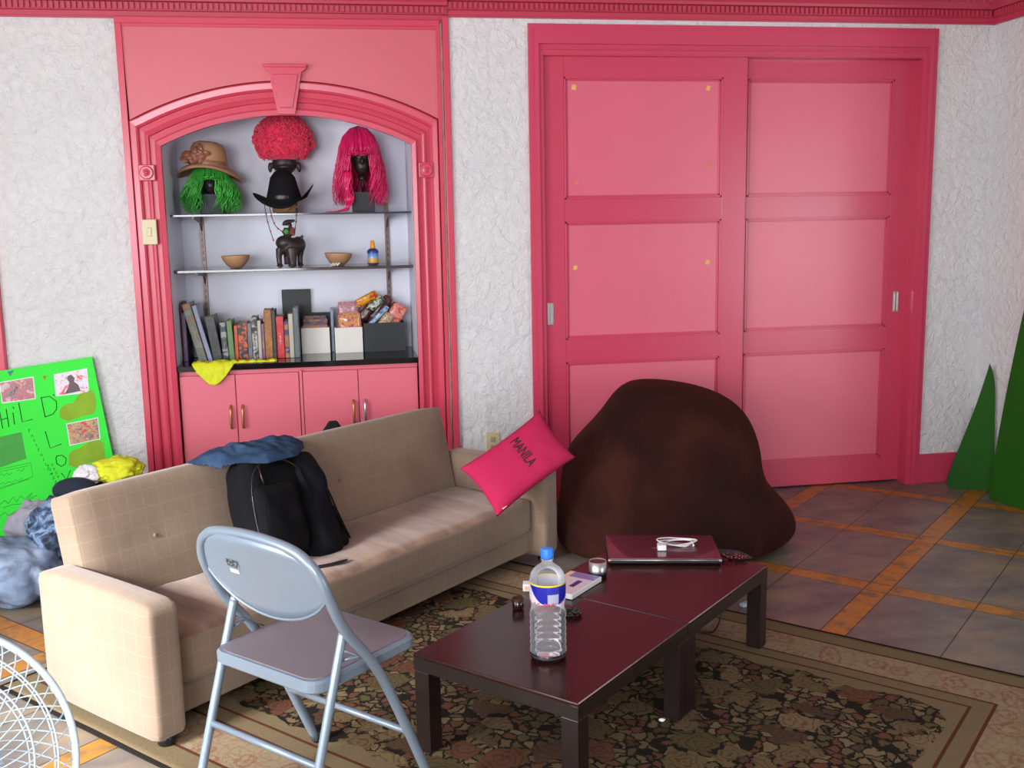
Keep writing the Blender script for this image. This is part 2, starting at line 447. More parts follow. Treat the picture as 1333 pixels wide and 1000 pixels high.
# cornice: swept profile with a dentil row and a rope row
def cornice(name, length, z, M):
    bm = BM()
    prof = [(0, 0), (.014, 0), (.014, .008), (.010, .010), (.010, .030), (.022, .033), (.022, .066), (.040, .070), (.044, .082), (.060, .100), (.078, .110), (.110, .135), (.126, .165), (.138, .17), (.138, .26), (0, .26)]
    t = BM(); A = [t.verts.new((0, -a, z + b)) for a, b in prof]; B = [t.verts.new((length, -a, z + b)) for a, b in prof]
    for i in range(len(prof) - 1): t.faces.new([A[i], B[i], B[i + 1], A[i + 1]])
    t.faces.new(A[::-1]); t.faces.new(B)
    n = int(length / .024)
    for i in range(n): box(t, i * .024 + .004, -.034, z + .036, i * .024 + .018, -.020, z + .064)
    n = int(length / .03)
    for i in range(n):
        s = BM(); box(s, -.012, -.008, -.010, .012, .008, .010, .004, 1)
        merge(t, s, T(i * .03 + .015, -.070, z + .108) @ Matrix.Rotation(.6, 4, 'Y') @ Matrix.Rotation(.75, 4, 'X'))
    merge(bm, t, M)
    o = link(name, bm, M_cornice); structure(o); return o
cornice('trim_1', 3.44, 2.355, T(-2.90, WY - .0, 0)).location = (0, 0, 0)
cornice('trim_2', 2.80, 2.378, T(.542, WY, 0))
cornice('trim_3', 1.42, 2.378, T(3.34, WY, 0) @ rotz(-math.pi / 2))

# baseboards
bm = BM(); box(bm, 3.015, WY - .015, 0, 3.34, WY + .01, .16, .003); structure(link('baseboard_back', bm, M_door))
bm = BM(); box(bm, 3.325, 3.5, 0, 3.35, WY - .015, .16, .003); structure(link('baseboard_right', bm, M_door))
bm = BM(); box(bm, .545, WY - .015, 0, .925, WY + .01, .12, .003); structure(link('baseboard_middle', bm, M_door))
# door frame at the left edge of the picture
bm = BM(); box(bm, -1.585, WY - .03, 0, -1.512, WY + .01, 2.355, .006); box(bm, -2.5, WY - .03, 0, -2.43, WY + .01, 2.355, .006)
structure(link('trim_4', bm, M_trim))
bm = BM(); box(bm, -2.43, WY - .012, 0, -1.585, WY + .01, 2.355)
structure(link('door_3', bm, simple('cream_door_paint', rgb(226, 218, 205), .4, var=.02)))

# ------------------------------------------------------------------ arched niche
NF = 4.90; NB = 5.38; NL, NR, NC = -.772, .356, -.208
hw = (NR - NL) / 2
def arc(x, half, crown, spring):
    sag = crown - spring; Rr = (half * half + sag * sag) / (2 * sag); dx = x * half
    return crown - (Rr - math.sqrt(Rr * Rr - dx * dx))
ZI = lambda s: arc(s, hw, 1.936, 1.801)
ZO = lambda s: arc(s, .693, 2.090, 1.917)
# inside of the recess
bm = BM()
S = [i / 24 - 1 for i in range(49)]
bk = [bm.verts.new((NL, NB, .79))] + [bm.verts.new((NC + s * hw, NB, ZI(s) * .35 + 2.03 * .65)) for s in S] + [bm.verts.new((NR, NB, .79))]
fr = [bm.verts.new((v.co.x, NF + .03, v.co.z)) for v in bk]
bm.faces.new(bk)
for i in range(len(bk) - 1): bm.faces.new([bk[i], bk[i + 1], fr[i + 1], fr[i]])
# solid backing so that the recess is a real box
box(bm, NL, NB + .001, .79, NR, NB + .018, 2.04)
structure(link('wall_niche', bm, M_niche))

# surround: moulded band that climbs the pilasters and follows the arch
PROF = [(0, 0), (0, .030), (.14, .034), (.18, .030), (.20, .012), (.36, .010), (.38, .026), (.44, .030), (.50, .026), (.52, .012), (.68, .010), (.70, .026), (.76, .032), (.92, .034), (.96, .028), (1.0, .004)]
bm = BM()
path = []   # (inner x, inner z, outer x, outer z)
path.append((NL, .0, -.905, .0)); path.append((NL, 1.801, -.905, 1.917))
for s in S[1:-1]: path.append((NC + s * hw, ZI(s), NC + .004 + s * .693, ZO(s)))
path.append((NR, 1.801, .487, 1.917)); path.append((NR, .0, .487, .0))
rows = []
for ix, iz, ox, oz in path:
    rows.append([bm.verts.new((ix + (ox - ix) * t, NF + .03 - d, iz + (oz - iz) * t)) for t, d in PROF])
for A, B in zip(rows, rows[1:]):
    for k in range(len(PROF) - 1): bm.faces.new([A[k], B[k], B[k + 1], A[k + 1]])
# plain outer stiles and head
box(bm, -.93, NF - .004, 0, -.903, NF + .05, 2.36); box(bm, .485, NF - .004, 0, .502, NF + .05, 2.36)
box(bm, -.93, NF - .008, 2.330, .502, NF + .05, 2.36, .004)
box(bm, -.90, NF - .002, 2.318, .487, NF + .03, 2.332)
box(bm, .516, WY - .022, 0, .546, WY + .02, 2.38, .003)
bmesh.ops.recalc_face_normals(bm, faces=bm.faces)
structure(link('trim_5', bm, M_trim))
bm = BM()     # keystone
prism(bm, [(-.300, 2.150), (-.110, 2.150), (-.112, 2.138), (-.134, 2.122), (-.170, 1.938), (-.246, 1.938), (-.278, 2.122), (-.298, 2.138)], 0, .058, XZ @ T(0, 0, 0))
prism(bm, [(-.262, 2.112), (-.150, 2.112), (-.180, 1.965), (-.236, 1.965)], .058, .068, XZ, bev=.003)
prism(bm, [(-.304, 2.156), (-.106, 2.156), (-.110, 2.142), (-.300, 2.142)], 0, .072, XZ, bev=.003)
bmesh.ops.translate(bm, verts=bm.verts, vec=(0, NF + .03, 0))
structure(link('trim_6', bm, M_trim))
for i, x in enumerate((-.838, .421)):    # rosette blocks
    bm = BM(); box(bm, x - .036, NF - .012, 1.648, x + .036, NF + .03, 1.720, .004)
    lathe(bm, [(0, 0), (.028, 0), (.030, .006), (.025, .010), (.020, .005), (.016, .010), (.010, .006), (.008, .013), (0, .015)], 24, T(x, NF - .012, 1.684) @ Matrix.Rotation(math.pi / 2, 4, 'X'))
    structure(link('trim_%d' % (7 + i), bm, M_trim))
bm = BM()     # flat salmon spandrel panel over the arch
top = [(.487, 2.333), (-.905, 2.333)]
outl = [(NC + .004 + s * .693, ZO(s)) for s in S] + top
prism(bm, outl, 0, .02, XZ @ T(0, 0, 0)); bmesh.ops.translate(bm, verts=bm.verts, vec=(0, NF + .028, 0))
structure(link('wall_spandrel', bm, M_panel))
# ragged unpainted edge between surround and wall
bm = BM(); pts = []
for i in range(60):
    z = i * 2.36 / 59; pts.append((.509 + .003 * noise.noise(Vector((0, 0, z * 14))), NF + .028, z))
tube(bm, pts, [.0075 + .003 * noise.noise(Vector((3, 1, z[2] * 22))) for z in pts], 6)
box(bm, .502, NF + .03, 0, .518, NF + .06, 2.36)
structure(link('trim_9', bm, simple('bare_cream_plaster', rgb(236, 208, 190), .8, var=.15, nscale=40)))

# base cabinet, its doors and the black worktop
cab = thing('base_cabinet', 'pink built-in base cabinet with four doors under the black niche worktop', 'cabinet', (NC, WY, 0))
bm = BM(); box(bm, -hw + .004, .022, 0.0, hw - .004, .42, .765)
box(bm, -.006, -.001, .03, .006, .03, .752)
link('body', bm, M_cab, cab)
dx = [(-hw + .006, -hw / 2 - .024 + .000), (-hw / 2 - .021, -.010), (.010, hw / 2 - .012), (hw / 2 - .009, hw - .006)]
for i, (a, b) in enumerate(dx):
    bm = BM(); box(bm, a, 0, .03, b, .020, .745, .0025)
    d = link('door', bm, M_cab, cab)
    hx = b - .026 if i % 2 == 0 else a + .026
    bm = BM(); tube(bm, [(hx, 0.002, .487), (hx, -.022, .492), (hx, -.026, .510), (hx, -.026, .575), (hx, -.022, .592), (hx, .002, .597)], [.005, .0055, .0065, .0065, .0055, .005], 10)
    h = link('handle', bm, M_brass if i < 3 else M_silver, d)
    h['label'] = 'brass bow handle' if i < 3 else 'brighter silvery bow handle'
bm = BM(); box(bm, NL + .002, 4.915, .768, NR - .002, 5.378, .795, .002)
tag(link('worktop', bm, M_counter), 'polished black worktop slab inside the arched niche', 'worktop')

# slotted standards and their brackets, the two shelves
def standard(x, z1, label):
    t = thing('shelf_standard', label, 'shelf support', (x, NB, 0), 0, 'slotted shelf supports in the niche')
    M_st = M_standard
    bm = BM(); box(bm, -.011, -.013, .796, .011, -.001, z1, .001)
    link('rail', bm, M_st, t)
    bm = BM()
    for k in range(int((z1 - .85) / .032)): box(bm, -.003, -.0142, .82 + k * .032, .003, -.0128, .838 + k * .032)
    link('slots', bm, M_darkwood, t)
    for z in (1.222, 1.486):
        bm = BM(); prism(bm, [(-.013, z), (-.30, z), (-.30, z - .010), (-.06, z - .030), (-.013, z - .070)], -.003, .003, Matrix(((0, 0, 1, 0), (1, 0, 0, 0), (0, 1, 0, 0), (0, 0, 0, 1))))
        link('bracket', bm, M_st, t)
M_standard = simple('dull_bronze_metal', rgb(112, 92, 88), .4, metal=.6, var=.15, nscale=30)
standard(-.675, 1.50, 'bronze slotted shelf standard at the left, behind the leaning books')
standard(.248, 1.545, 'bronze slotted shelf standard at the right, behind the sunscreen bottle')
bm = BM(); box(bm, NL + .004, 5.02, 1.2225, NR - .004, 5.36, 1.2365, .002)
tag(link('glass_shelf', bm, M_glassdark), 'smoked lower niche shelf carrying the bowls and the animal carving', 'shelf')
bm = BM(); box(bm, NL + .004, 5.02, 1.4865, NR - .004, 5.36, 1.4945)
sh = link('glass_shelf', bm, M_clearglass)
tag(sh, 'thin glass upper niche shelf carrying the wigs and hats', 'shelf')
bm = BM(); box(bm, NL + .004, 5.0165, 1.4865, NR - .004, 5.02, 1.4945); link('front_edge', bm, simple('dark_polished_glass_edge', rgb(40, 50, 66), .1), sh)

# switch and wall socket
sw = thing('light_switch', 'beige light switch on the fluted pilaster left of the niche', 'light switch', (-.845, NF - .004, 1.42))
bm = BM(); box(bm, -.033, -.008, -.057, .033, .006, .057, .004); link('plate', bm, M_beige, sw)
bm = BM(); box(bm, -.010, -.013, -.020, .010, -.006, .020, .003); link('rocker', bm, M_beige, sw)
so = thing('wall_socket', 'beige wall socket on the white wall behind the pink cushion', 'socket', (.715, WY, .345))
bm = BM(); box(bm, -.035, -.008, -.057, .035, .004, .057, .004); link('plate', bm, M_beige, so)
bm = BM(); box(bm, -.012, -.010, .008, .012, -.007, .034, .002); box(bm, -.012, -.010, -.034, .012, -.007, -.008, .002); link('outlets', bm, simple('darker_beige_plastic', rgb(170, 158, 124), .5), so)

# ------------------------------------------------------------------ sliding doors
bm = BM()     # casing: three stepped mouldings on both sides and across the head
def casing(bm, a, b, d):   # inset a..b from the outer edge, depth d
    x0, x1, zt = .920, 3.020, 2.354
    y1 = WY + .01
    box(bm, x0 + a, WY - d, 0, x0 + b, y1, zt - b * 1.9); box(bm, x1 - b, WY - d, 0, x1 - a, y1, zt - b * 1.9)
    box(bm, x0 + a, WY - d, zt - b * 1.9, x1 - a, y1, zt - a)
casing(bm, 0, .030, .022); casing(bm, .026, .048, .032)
casing(bm, .044, .072, .014)
box(bm, .94, WY - .008, 2.212, 3.0, WY + .19, 2.351)
box(bm, .965, WY - .024, 2.286, 2.975, WY, 2.296, .003); box(bm, .975, WY - .018, 2.262, 2.965, WY, 2.270, .002); box(bm, .985, WY - .022, 2.236, 2.955, WY, 2.244, .002)
box(bm, .924, WY + .011, 0, .99, WY + .19, 2.21); box(bm, 2.952, WY + .011, 0, 3.016, WY + .19, 2.21)
structure(link('trim_10', bm, M_door))
def leaf(name, x0, x1, y, cols, handle_x, tapes):
    L = thing(name, None, None, (0, y, 0)); del_ = None
    L['kind'] = 'structure'
    rowsz = [(2.118, 1.538), (1.430, .848), (.735, .140)]
    bm = BM(); a, b = cols
    box(bm, x0, 0, .008, a, .035, 2.215, .002); box(bm, b, 0, .008, x1, .035, 2.215, .002)
    zz = [2.215] + [z for r_ in rowsz for z in r_] + [.008]
    for i in range(0, len(zz), 2): box(bm, a, 0, zz[i + 1], b, .035, zz[i])
    # bevelled rim of every opening
    for zt, zb in rowsz:
        for q0, q1, d in ((0, .010, .004), (.008, .018, -.004)):
            box(bm, a + q0, -d, zb + q0, a + q1, .03, zt - q0, .0015); box(bm, b - q1, -d, zb + q0, b - q0, .03, zt - q0, .0015)
            box(bm, a + q0, -d, zt - q1, b - q0, .03, zt - q0, .0015); box(bm, a + q0, -d, zb + q0, b - q0, .03, zb + q1, .0015)
    link('leaf_frame', bm, M_door, L)
    for zt, zb in rowsz:
        bm = BM(); box(bm, a + .016, .010, zb + .016, b - .016, .030, zt - .016, .002); link('panel', bm, M_doorpanel, L)
    bm = BM(); box(bm, handle_x - .016, -.004, .925, handle_x + .016, .002, 1.035, .002)
    box(bm, handle_x - .010, -.006, .935, handle_x - .006, .001, 1.025); box(bm, handle_x + .006, -.006, .935, handle_x + .010, .001, 1.025)
    hd = link('door_handle', bm, M_silver, L)
    for (tx, tz, s, m) in tapes:
        bm = BM(); prism(bm, [(tx - s, tz - s * .8), (tx + s * .7, tz - s), (tx + s, tz + s * .9), (tx - s * .6, tz + s)], 0, .001, XZ); bmesh.ops.translate(bm, verts=bm.verts, vec=(0, .0098, 0))
        link('tape_scrap', bm, m, L)
    return L
M_tape = simple('yellowed_tape', rgb(222, 178, 96), .6); M_tape2 = simple('faded_tape_residue', rgb(214, 116, 100), .6)
leaf('door_1', .992, 2.028, WY + .022, (1.098, 1.902), 1.020, [(1.150, 2.070, .013, M_tape), (1.828, 2.068, .012, M_tape), (1.838, 1.70, .014, M_tape2), (1.160, 1.62, .012, M_tape2), (1.150, 1.205, .011, M_tape), (1.836, 1.215, .012, M_tape)])
leaf('door_2', 1.95, 2.955, WY + .070, (2.052, 2.842), 2.898, [])
# ------------------------------------------------------------------ rug
rug = BM(); t = BM()
bmesh.ops.create_grid(t, x_segments=60, y_segments=90, size=.5)
for v in t.verts:
    x, y = v.co.x, v.co.y
    v.co = Vector((1.49 + (x + .5) * 1.87, .28 + (y + .5) * 2.87, .008 + .0015 * noise.noise(Vector((x * 9, y * 14, 0)))))
ed = [e for e in t.edges if e.is_boundary]
g = bmesh.ops.extrude_edge_only(t, edges=ed)
for v in g['geom']:
    if isinstance(v, bmesh.types.BMVert): v.co.z = .0005
merge(rug, t); smooth_bm(rug)
o = link('area_rug', rug, M_rug, rot=(0, 0, R(44.3)))
tag(o, 'brown floral patterned rug with beige border under the sofa and tables', 'rug')

# ------------------------------------------------------------------ sofa (local x along the seat, y towards the back)
SA = R(44.2); SP = Vector((-.552, 2.737, 0))
sofa = thing('sofa', 'long beige checked fabric sofa with low arms on the floral rug', 'sofa', SP, SA)
SM = T(*SP) @ rotz(SA)
def sbox(x0, x1, y0, y1, z0, z1, r, n=12, puff=(0, 0, 0)):
    t = softbox(x1 - x0, y1 - y0, z1 - z0, r, n, puff)
    bmesh.ops.translate(t, verts=t.verts, vec=((x0 + x1) / 2, (y0 + y1) / 2, (z0 + z1) / 2)); return t
for k, (a, b) in enumerate(((0, .105), (1.885, 1.99))):
    t = sbox(a, b, 0, .565, .035, .430, .022, 14, (.006, 0, .010))
    link('arm', t, M_sofa, sofa, smooth=True, uv=True)
# seat mattress with soft wrinkles
t = sbox(.112, 1.878, .055, .475, .140, .292, .026, 26, (0, .004, .014))
for v in t.verts:
    if v.co.z > .2:
        k = (v.co.z - .2) / .09
        v.co.z += k * (.006 * noise.noise(Vector((v.co.x * 7 + v.co.y * 5, v.co.y * 3, 1))) + .004 * noise.noise(Vector((v.co.x * 16 + v.co.y * 9, v.co.y * 5, 4))))
for f in t.faces: f.material_index = 1 if f.normal.z > .55 else 0
bm = t; bm.normal_update()
for f in bm.faces: f.material_index = 1 if f.normal.z > .55 else 0
link('seat_cushion', bm, [M_sofa, M_seat], sofa, smooth=True, uv=True)
bm = BM(); box(bm, .10, .085, .045, 1.89, .60, .138, .008); link('base_rail', bm, M_sofa, sofa, uv=True)
# backrest: a thick panel leaning backwards
t = softbox(1.765, .125, .43, .022, 20, (0, .006, .006))
lean = R(-13)
for v in t.verts:
    fr = v.co.y < 0
    d = 0
    if fr:
        for bx in (-.62, -.21, .21, .62):
            rr = (v.co.x - bx) ** 2 + (v.co.z - .02) ** 2
            d += .010 * math.exp(-rr / .0016)
        v.co.y += d + .003 * noise.noise(Vector((v.co.x * 5, 0, v.co.z * 9)))
MB_ = T(.994, .555, .420) @ Matrix.Rotation(lean, 4, 'X')
br = link('backrest', t, M_sofa, sofa, smooth=True, uv=True, loc=(.994, .555, .420), rot=(lean, 0, 0))
for bx in (-.62, -.21, .21, .62):
    bm = BM(); ellipsoid(bm, (bx, -.062, .02), (.007, .005, .007), 2); link('button', bm, M_seat, br)
for x, y in ((.055, .04), (.055, .52), (1.93, .04), (1.93, .52)):
    bm = BM(); lathe(bm, [(.020, .008), (.024, .012), (.024, .045)], 16, T(x, y, 0)); link('foot', bm, M_black, sofa)

# ------------------------------------------------------------------ pair of low tables
TA = R(44.6)
def coffee_table(label, o, first=None):
    if first is None:
        t = thing('coffee_table', label, 'table', o, TA, 'pair of low dark coffee tables')
        L, W, H, l = .596, .530, .290, .050
        bm = BM(); box(bm, .0005, .0005, H - .010, L - .0005, W - .0005, H, .0025); link('tabletop', bm, M_lacq, t)
        bm = BM(); box(bm, .001, .001, H - .047, L - .001, .024, H - .010, .001); box(bm, .001, W - .024, H - .047, L - .001, W - .001, H - .010, .001)
        box(bm, .0015, .022, H - .047, .024, W - .022, H - .010); box(bm, L - .024, .022, H - .047, L - .0015, W - .022, H - .010); link('apron', bm, M_darkwood, t)['label'] = 'near black apron'
        bm = BM()
        tube(bm, [(.003, .0012, H - .0012), (L - .003, .0012, H - .0012)], .0018, 6); link('edge_highlight', bm, M_edge, t)['label'] = 'pale painted edge highlight'  # pale strip stands in for the light caught along this edge
        for x, y in ((.002, .002), (L - l - .002, .002), (.002, W - l - .002), (L - l - .002, W - l - .002)):
            bm = BM(); box(bm, x, y, .009, x + l, y + l, H - .0475, .002); link('leg', bm, M_darkwood, t)
        return t
    t = first.copy(); COL.objects.link(t); t.location = o; t['label'] = label
    for c in first.children:
        d = c.copy(); COL.objects.link(d); d.parent = t
    return t
TO = Vector((.521, 2.254, 0))
t1 = coffee_table('dark mahogany low table nearer the grey chair, carrying the water bottle', TO)
t2 = coffee_table('dark mahogany low table nearer the brown beanbag, carrying the laptop', TO + Vector((math.cos(TA), math.sin(TA), 0)) * .598, t1)
TH = .2905

# ------------------------------------------------------------------ brown beanbag
SIL = [(-.002, .93, 1.86), (.03, .905, 1.925), (.07, .90, 1.968), (.12, .905, 1.968), (.18, .915, 1.930), (.24, .925, 1.868), (.29, .93, 1.828), (.36, .945, 1.806), (.43, .985, 1.812), (.50, 1.045, 1.80), (.56, 1.105, 1.775), (.61, 1.145, 1.735), (.655, 1.175, 1.675), (.69, 1.205, 1.58), (.708, 1.235, 1.50), (.718, 1.27, 1.42)]
bm = BM(); rings = []; NSEG = 72
for i, (z, a, b) in enumerate(SIL):
    cx, rx = (a + b) / 2, (b - a) / 2
    fz = z / .72
    ry = .43 * (1 - .10 * fz) * math.sqrt(max(.02, 1 - max(0, fz - .35) ** 2 / .46)) if fz > .35 else .43 * (.92 + .08 * math.sin(math.pi * fz / .35))
    ry = min(ry, .44); cy = 4.24 + .10 * fz
    ring = []
    for k in range(NSEG):
        a_ = 2 * math.pi * k / NSEG; c, s = math.cos(a_), math.sin(a_)
        c2 = math.copysign(abs(c) ** .9, c); s2 = math.copysign(abs(s) ** .9, s)
        p = Vector((cx + rx * c2, cy + ry * s2, z))
        nz = (.030 * noise.noise(p * 3.1) + .012 * noise.noise(p * 8)) * (1 if z < .5 else .4)
        # fold pulling down the lower right side and a front crease
        dr = Vector((c, s, 0)); p += dr * nz * (1 if abs(c) < .92 else .25)
        ring.append(bm.verts.new(p))
    rings.append(ring)
for A, B in zip(rings, rings[1:]):
    for k in range(NSEG): bm.faces.new([A[k], A[(k + 1) % NSEG], B[(k + 1) % NSEG], B[k]])
bm.faces.new(rings[0][::-1]); c = bm.verts.new((1.345, 4.34, .722))
for k in range(NSEG): bm.faces.new([rings[-1][k], rings[-1][(k + 1) % NSEG], c])
bb = link('beanbag', bm, M_velvet, smooth=True)
s = bb.modifiers.new('soft', 'SUBSURF'); s.levels = 1; s.render_levels = 1
tag(bb, 'large dark brown velour beanbag slumped against the pink doors', 'beanbag')

# ------------------------------------------------------------------ folding chair (local x right, y forward)
CA = R(45); CP = Vector((-.10, 2.452, 0))
chair = thing('folding_chair', 'grey blue metal folding chair seen from behind, between sofa and table', 'chair', CP, CA - math.pi / 2)
# arched back frame continuing into the front legs
pts = []
def side(x, top=True):
    return [(x, .185, .012), (x, .03, .345), (x, -.105, .52), (x, -.15, .62)]
def smoothpath(P, n=6):
    P = [Vector(p) for p in P]; out = []
    for i in range(len(P) - 1):
        p0 = P[max(i - 1, 0)]; p1 = P[i]; p2 = P[i + 1]; p3 = P[min(i + 2, len(P) - 1)]
        for k in range(n):
            t = k / n
            out.append(.5 * ((2 * p1) + (-p0 + p2) * t + (2 * p0 - 5 * p1 + 4 * p2 - p3) * t * t + (-p0 + 3 * p1 - 3 * p2 + p3) * t ** 3))
    return out + [P[-1]]
hw_ = .212
left = [(-hw_, .178, .020), (-hw_, .012, .372), (-hw_, -.105, .535), (-hw_, -.150, .625)]
arch = [(-.203, -.166, .675), (-.175, -.176, .712), (-.120, -.181, .735), (0, -.183, .744), (.120, -.181, .735), (.175, -.176, .712), (.203, -.166, .675)]
right = [(-x, y, z) for x, y, z in left[::-1]]
bm = BM(); tube(bm, smoothpath(left + arch + right, 8), .0125, 12); link('back_frame', bm, M_chair, chair)
# pressed backrest panel
bm = BM(); top = [Vector(p) for p in smoothpath([left[3]] + arch + [right[0]], 6)]
NV = 8; rows = []
def lower(x):
    k = 1 - (x / .208) ** 2; return .628 - .095 * max(0, k) ** .7
cols_ = [p for p in top if abs(p.x) < .2095]
for p in cols_:
    zl = lower(p.x); zt = p.z - .004; col = []
    for j in range(NV + 1):
        z = zl + (zt - zl) * j / NV
        yy = -.150 - .033 * min(1, max(-.5, (z - .625) / .11)) - .0 ; yy = -.150 - (z - .625) * .30
        yy -= .012 * (1 - (p.x / .21) ** 2)
        if p.z < .70: yy = yy
        col.append(bm.verts.new((p.x * .985, yy, z)))
    rows.append(col)
for A, B in zip(rows, rows[1:]):
    for j in range(NV): bm.faces.new([A[j], B[j], B[j + 1], A[j + 1]])
back = link('back_panel', bm, M_chair, chair, smooth=True)
sm = back.modifiers.new('thick', 'SOLIDIFY'); sm.thickness = .004; sm.offset = 0
bm = BM(); tube(bm, [Vector((p[0].co.x, p[0].co.y, p[0].co.z)) for p in []] or [(c_.x * .985, -.150 - (lower(c_.x) - .625) * .30 - .012 * (1 - (c_.x / .21) ** 2) - .001, lower(c_.x)) for c_ in cols_], .0038, 8)
link('rolled_lower_edge', bm, M_chair, chair)
def on_back(x, z): return -.150 - (z - .625) * .30 - .012 * (1 - (x / .21) ** 2) - .0035
for nm, x0, z0, w_, h_, mt, lb in (('printed_sticker', -.104, .650, .046, .020, 'dk', 'dark printed sticker'), ('white_sticker', -.098, .634, .032, .010, 'w', 'small white sticker')):
    bm = BM(); q = []
    for dx_, dz_ in ((0, 0), (w_, 0), (w_, h_), (0, h_)): q.append(bm.verts.new((x0 + dx_, on_back(x0 + dx_, z0 + dz_), z0 + dz_)))
    bm.faces.new(q)
    if mt == 'dk':
        n_ = NT('black_print_on_sticker'); br_ = n_.noise(n_.mapping(n_.coord(), scale=(1.0, 1.0, 1.6)), 170, 2); n_.base(n_.mix(n_.math('GREATER_THAN', br_, .52), rgb(38, 38, 42), rgb(120, 128, 136)))
    link(nm, bm, n_.m if mt == 'dk' else M_white, back)['label'] = lb
# rear legs, hinged on the frame
for s_ in (-1, 1):
    x = s_ * .190
    bm = BM(); tube(bm, smoothpath([(x, -.092, .515), (x, -.098, .497), (x, -.172, .27), (x, -.252, .020)], 5), .0112, 10)
    ellipsoid(bm, (x, -.090, .520), (.012, .010, .014), 2)
    link('rear_leg', bm, M_chair, chair)
    bm = BM(); lathe(bm, [(.013, -.011), (.015, 0), (.014, .03)], 12, T(x, -.254, .020)); link('rubber_foot', bm, M_black, chair)
    bm = BM(); lathe(bm, [(.013, -.011), (.015, 0), (.014, .03)], 12, T(s_ * hw_, .182, .022)); link('rubber_foot', bm, M_black, chair)
    bm = BM(); tube(bm, [(s_ * .200, -.10, .482), (s_ * .200, .005, .418)], .006, 8, flat=.4); tube(bm, [(s_ * .186, -.098, .455), (s_ * .21, -.035, .452)], .005, 8); link('hinge_link', bm, M_chair, chair)
bm = BM(); tube(bm, [(-.190, -.185, .232), (.190, -.185, .232)], .0085, 8); link('rear_stretcher', bm, M_chair, chair)
bm = BM(); tube(bm, [(-hw_, .090, .205), (hw_, .090, .205)], .0085, 8); link('front_stretcher', bm, M_chair, chair)
# seat pan
def rr_outline(x0, x1, xf0, xf1, y0, y1, r, n=8):
    out = []
    for cx, cy, a0 in ((x1 - r, y0 + r, -90), (xf1 - r, y1 - r, 0), (xf0 + r, y1 - r, 90), (x0 + r, y0 + r, 180)):
        for k in range(n + 1):
            a = R(a0 + 90 * k / n); out.append((cx + r * math.cos(a), cy + r * math.sin(a)))
    return out
bm = BM(); prism(bm, rr_outline(-.184, .184, -.186, .186, -.180, .180, .045), .392, .424)
link('seat_pan', bm, M_chair, chair).modifiers.new('round', 'BEVEL').width = .006
bm = BM(); prism(bm, rr_outline(-.170, .170, -.172, .172, -.166, .166, .040), .422, .4262); link('seat_top', bm, M_chairseat, chair)['label'] = 'matt grey seat surface'

# ------------------------------------------------------------------ pedestal fan
FC = Vector((-.577, 1.343, .741)); FA = Vector((.355, -.827, .436)).normalized()
up = Vector((0, 0, 1)); ax = up.cross(FA).normalized(); ay = FA.cross(ax).normalized()
FM = Matrix((ax, ay, FA)).transposed().to_4x4()
fan = thing('pedestal_fan', 'white pedestal fan with round wire guard at the lower left corner', 'fan', (FC.x - FA.x * .12, FC.y - FA.y * .12, 0))
FL = T(FA.x * .12, FA.y * .12, FC.z) @ FM    # from guard frame to the fan's own frame
def guard(name, zs, spin, rr=.196):
    bm = BM()
    def P(r, a, z): return (r * math.cos(a), r * math.sin(a), z)
    NW = 56
    for i in range(NW):
        a = 2 * math.pi * i / NW; pts = []
        for k in range(11):
            t_ = k / 10; r_ = .042 + (rr - .042) * t_; pts.append(P(r_, a + spin * t_, zs * (.052 * (1 - t_ ** 2.6))))
        tube(bm, pts, .0011, 5)
    for r_ in (.172, .141):
        z = zs * (.052 * (1 - ((r_ - .042) / (rr - .042)) ** 2.6)) + zs * .001
        tube(bm, [P(r_, 2 * math.pi * k / 72, z) for k in range(72)], .0014, 6, closed=True)
    bmesh.ops.transform(bm, matrix=FL, verts=bm.verts)
    return link(name, bm, M_fan, fan)
guard('front_guard', 1, .55); guard('rear_guard', -1, -.55)
bm = BM(); tube(bm, [(.1965 * math.cos(2 * math.pi * k / 96), .1965 * math.sin(2 * math.pi * k / 96), 0) for k in range(96)], .0052, 10, closed=True, flat=1.3)
bmesh.ops.transform(bm, matrix=FL, verts=bm.verts); link('guard_rim', bm, M_fan, fan)
bm = BM(); lathe(bm, [(0, .060), (.030, .058), (.044, .052), (.046, .046), (0, .046)], 32); bmesh.ops.transform(bm, matrix=FL, verts=bm.verts); link('badge_cap', bm, M_fan, fan)
for i in range(3):
    t = BM(); rows = []
    for j in range(8):
        r_ = .03 + .075 * j / 7; wd = .18 + .85 * math.sin(math.pi * min(1, .25 + j / 8)) ** .8
        rows.append([t.verts.new((r_ * math.cos(a), r_ * math.sin(a), .018 - .036 * k / 6)) for k, a in enumerate([2 * math.pi * i / 3 + wd * (q / 6 - .5) for q in range(7)])])
    for A, B in zip(rows, rows[1:]):
        for k in range(6): t.faces.new([A[k], A[k + 1], B[k + 1], B[k]])
    bmesh.ops.transform(t, matrix=FL, verts=t.verts)
    b_ = link('blade', t, M_fan, fan, smooth=True); m_ = b_.modifiers.new('thick', 'SOLIDIFY'); m_.thickness = .002
bm = BM(); lathe(bm, [(0, .03), (.025, .03), (.03, -.03), (.02, -.05), (.055, -.058), (.06, -.09), (.055, -.15), (.03, -.175), (0, -.178)], 28); bmesh.ops.transform(bm, matrix=FL, verts=bm.verts); link('motor_housing', bm, M_fan, fan)
bm = BM(); q = FL @ Vector((0, 0, -.11)); tube(bm, [(q.x, q.y, .03), (q.x, q.y, q.z - .03)], [.014, .011], 16); link('pole', bm, M_fan, fan)
bm = BM(); lathe(bm, [(0, .001), (.17, .001), (.172, .012), (.15, .028), (.03, .045), (.022, .07), (0, .07)], 40, T(q.x, q.y, 0)); link('base', bm, M_fan, fan)
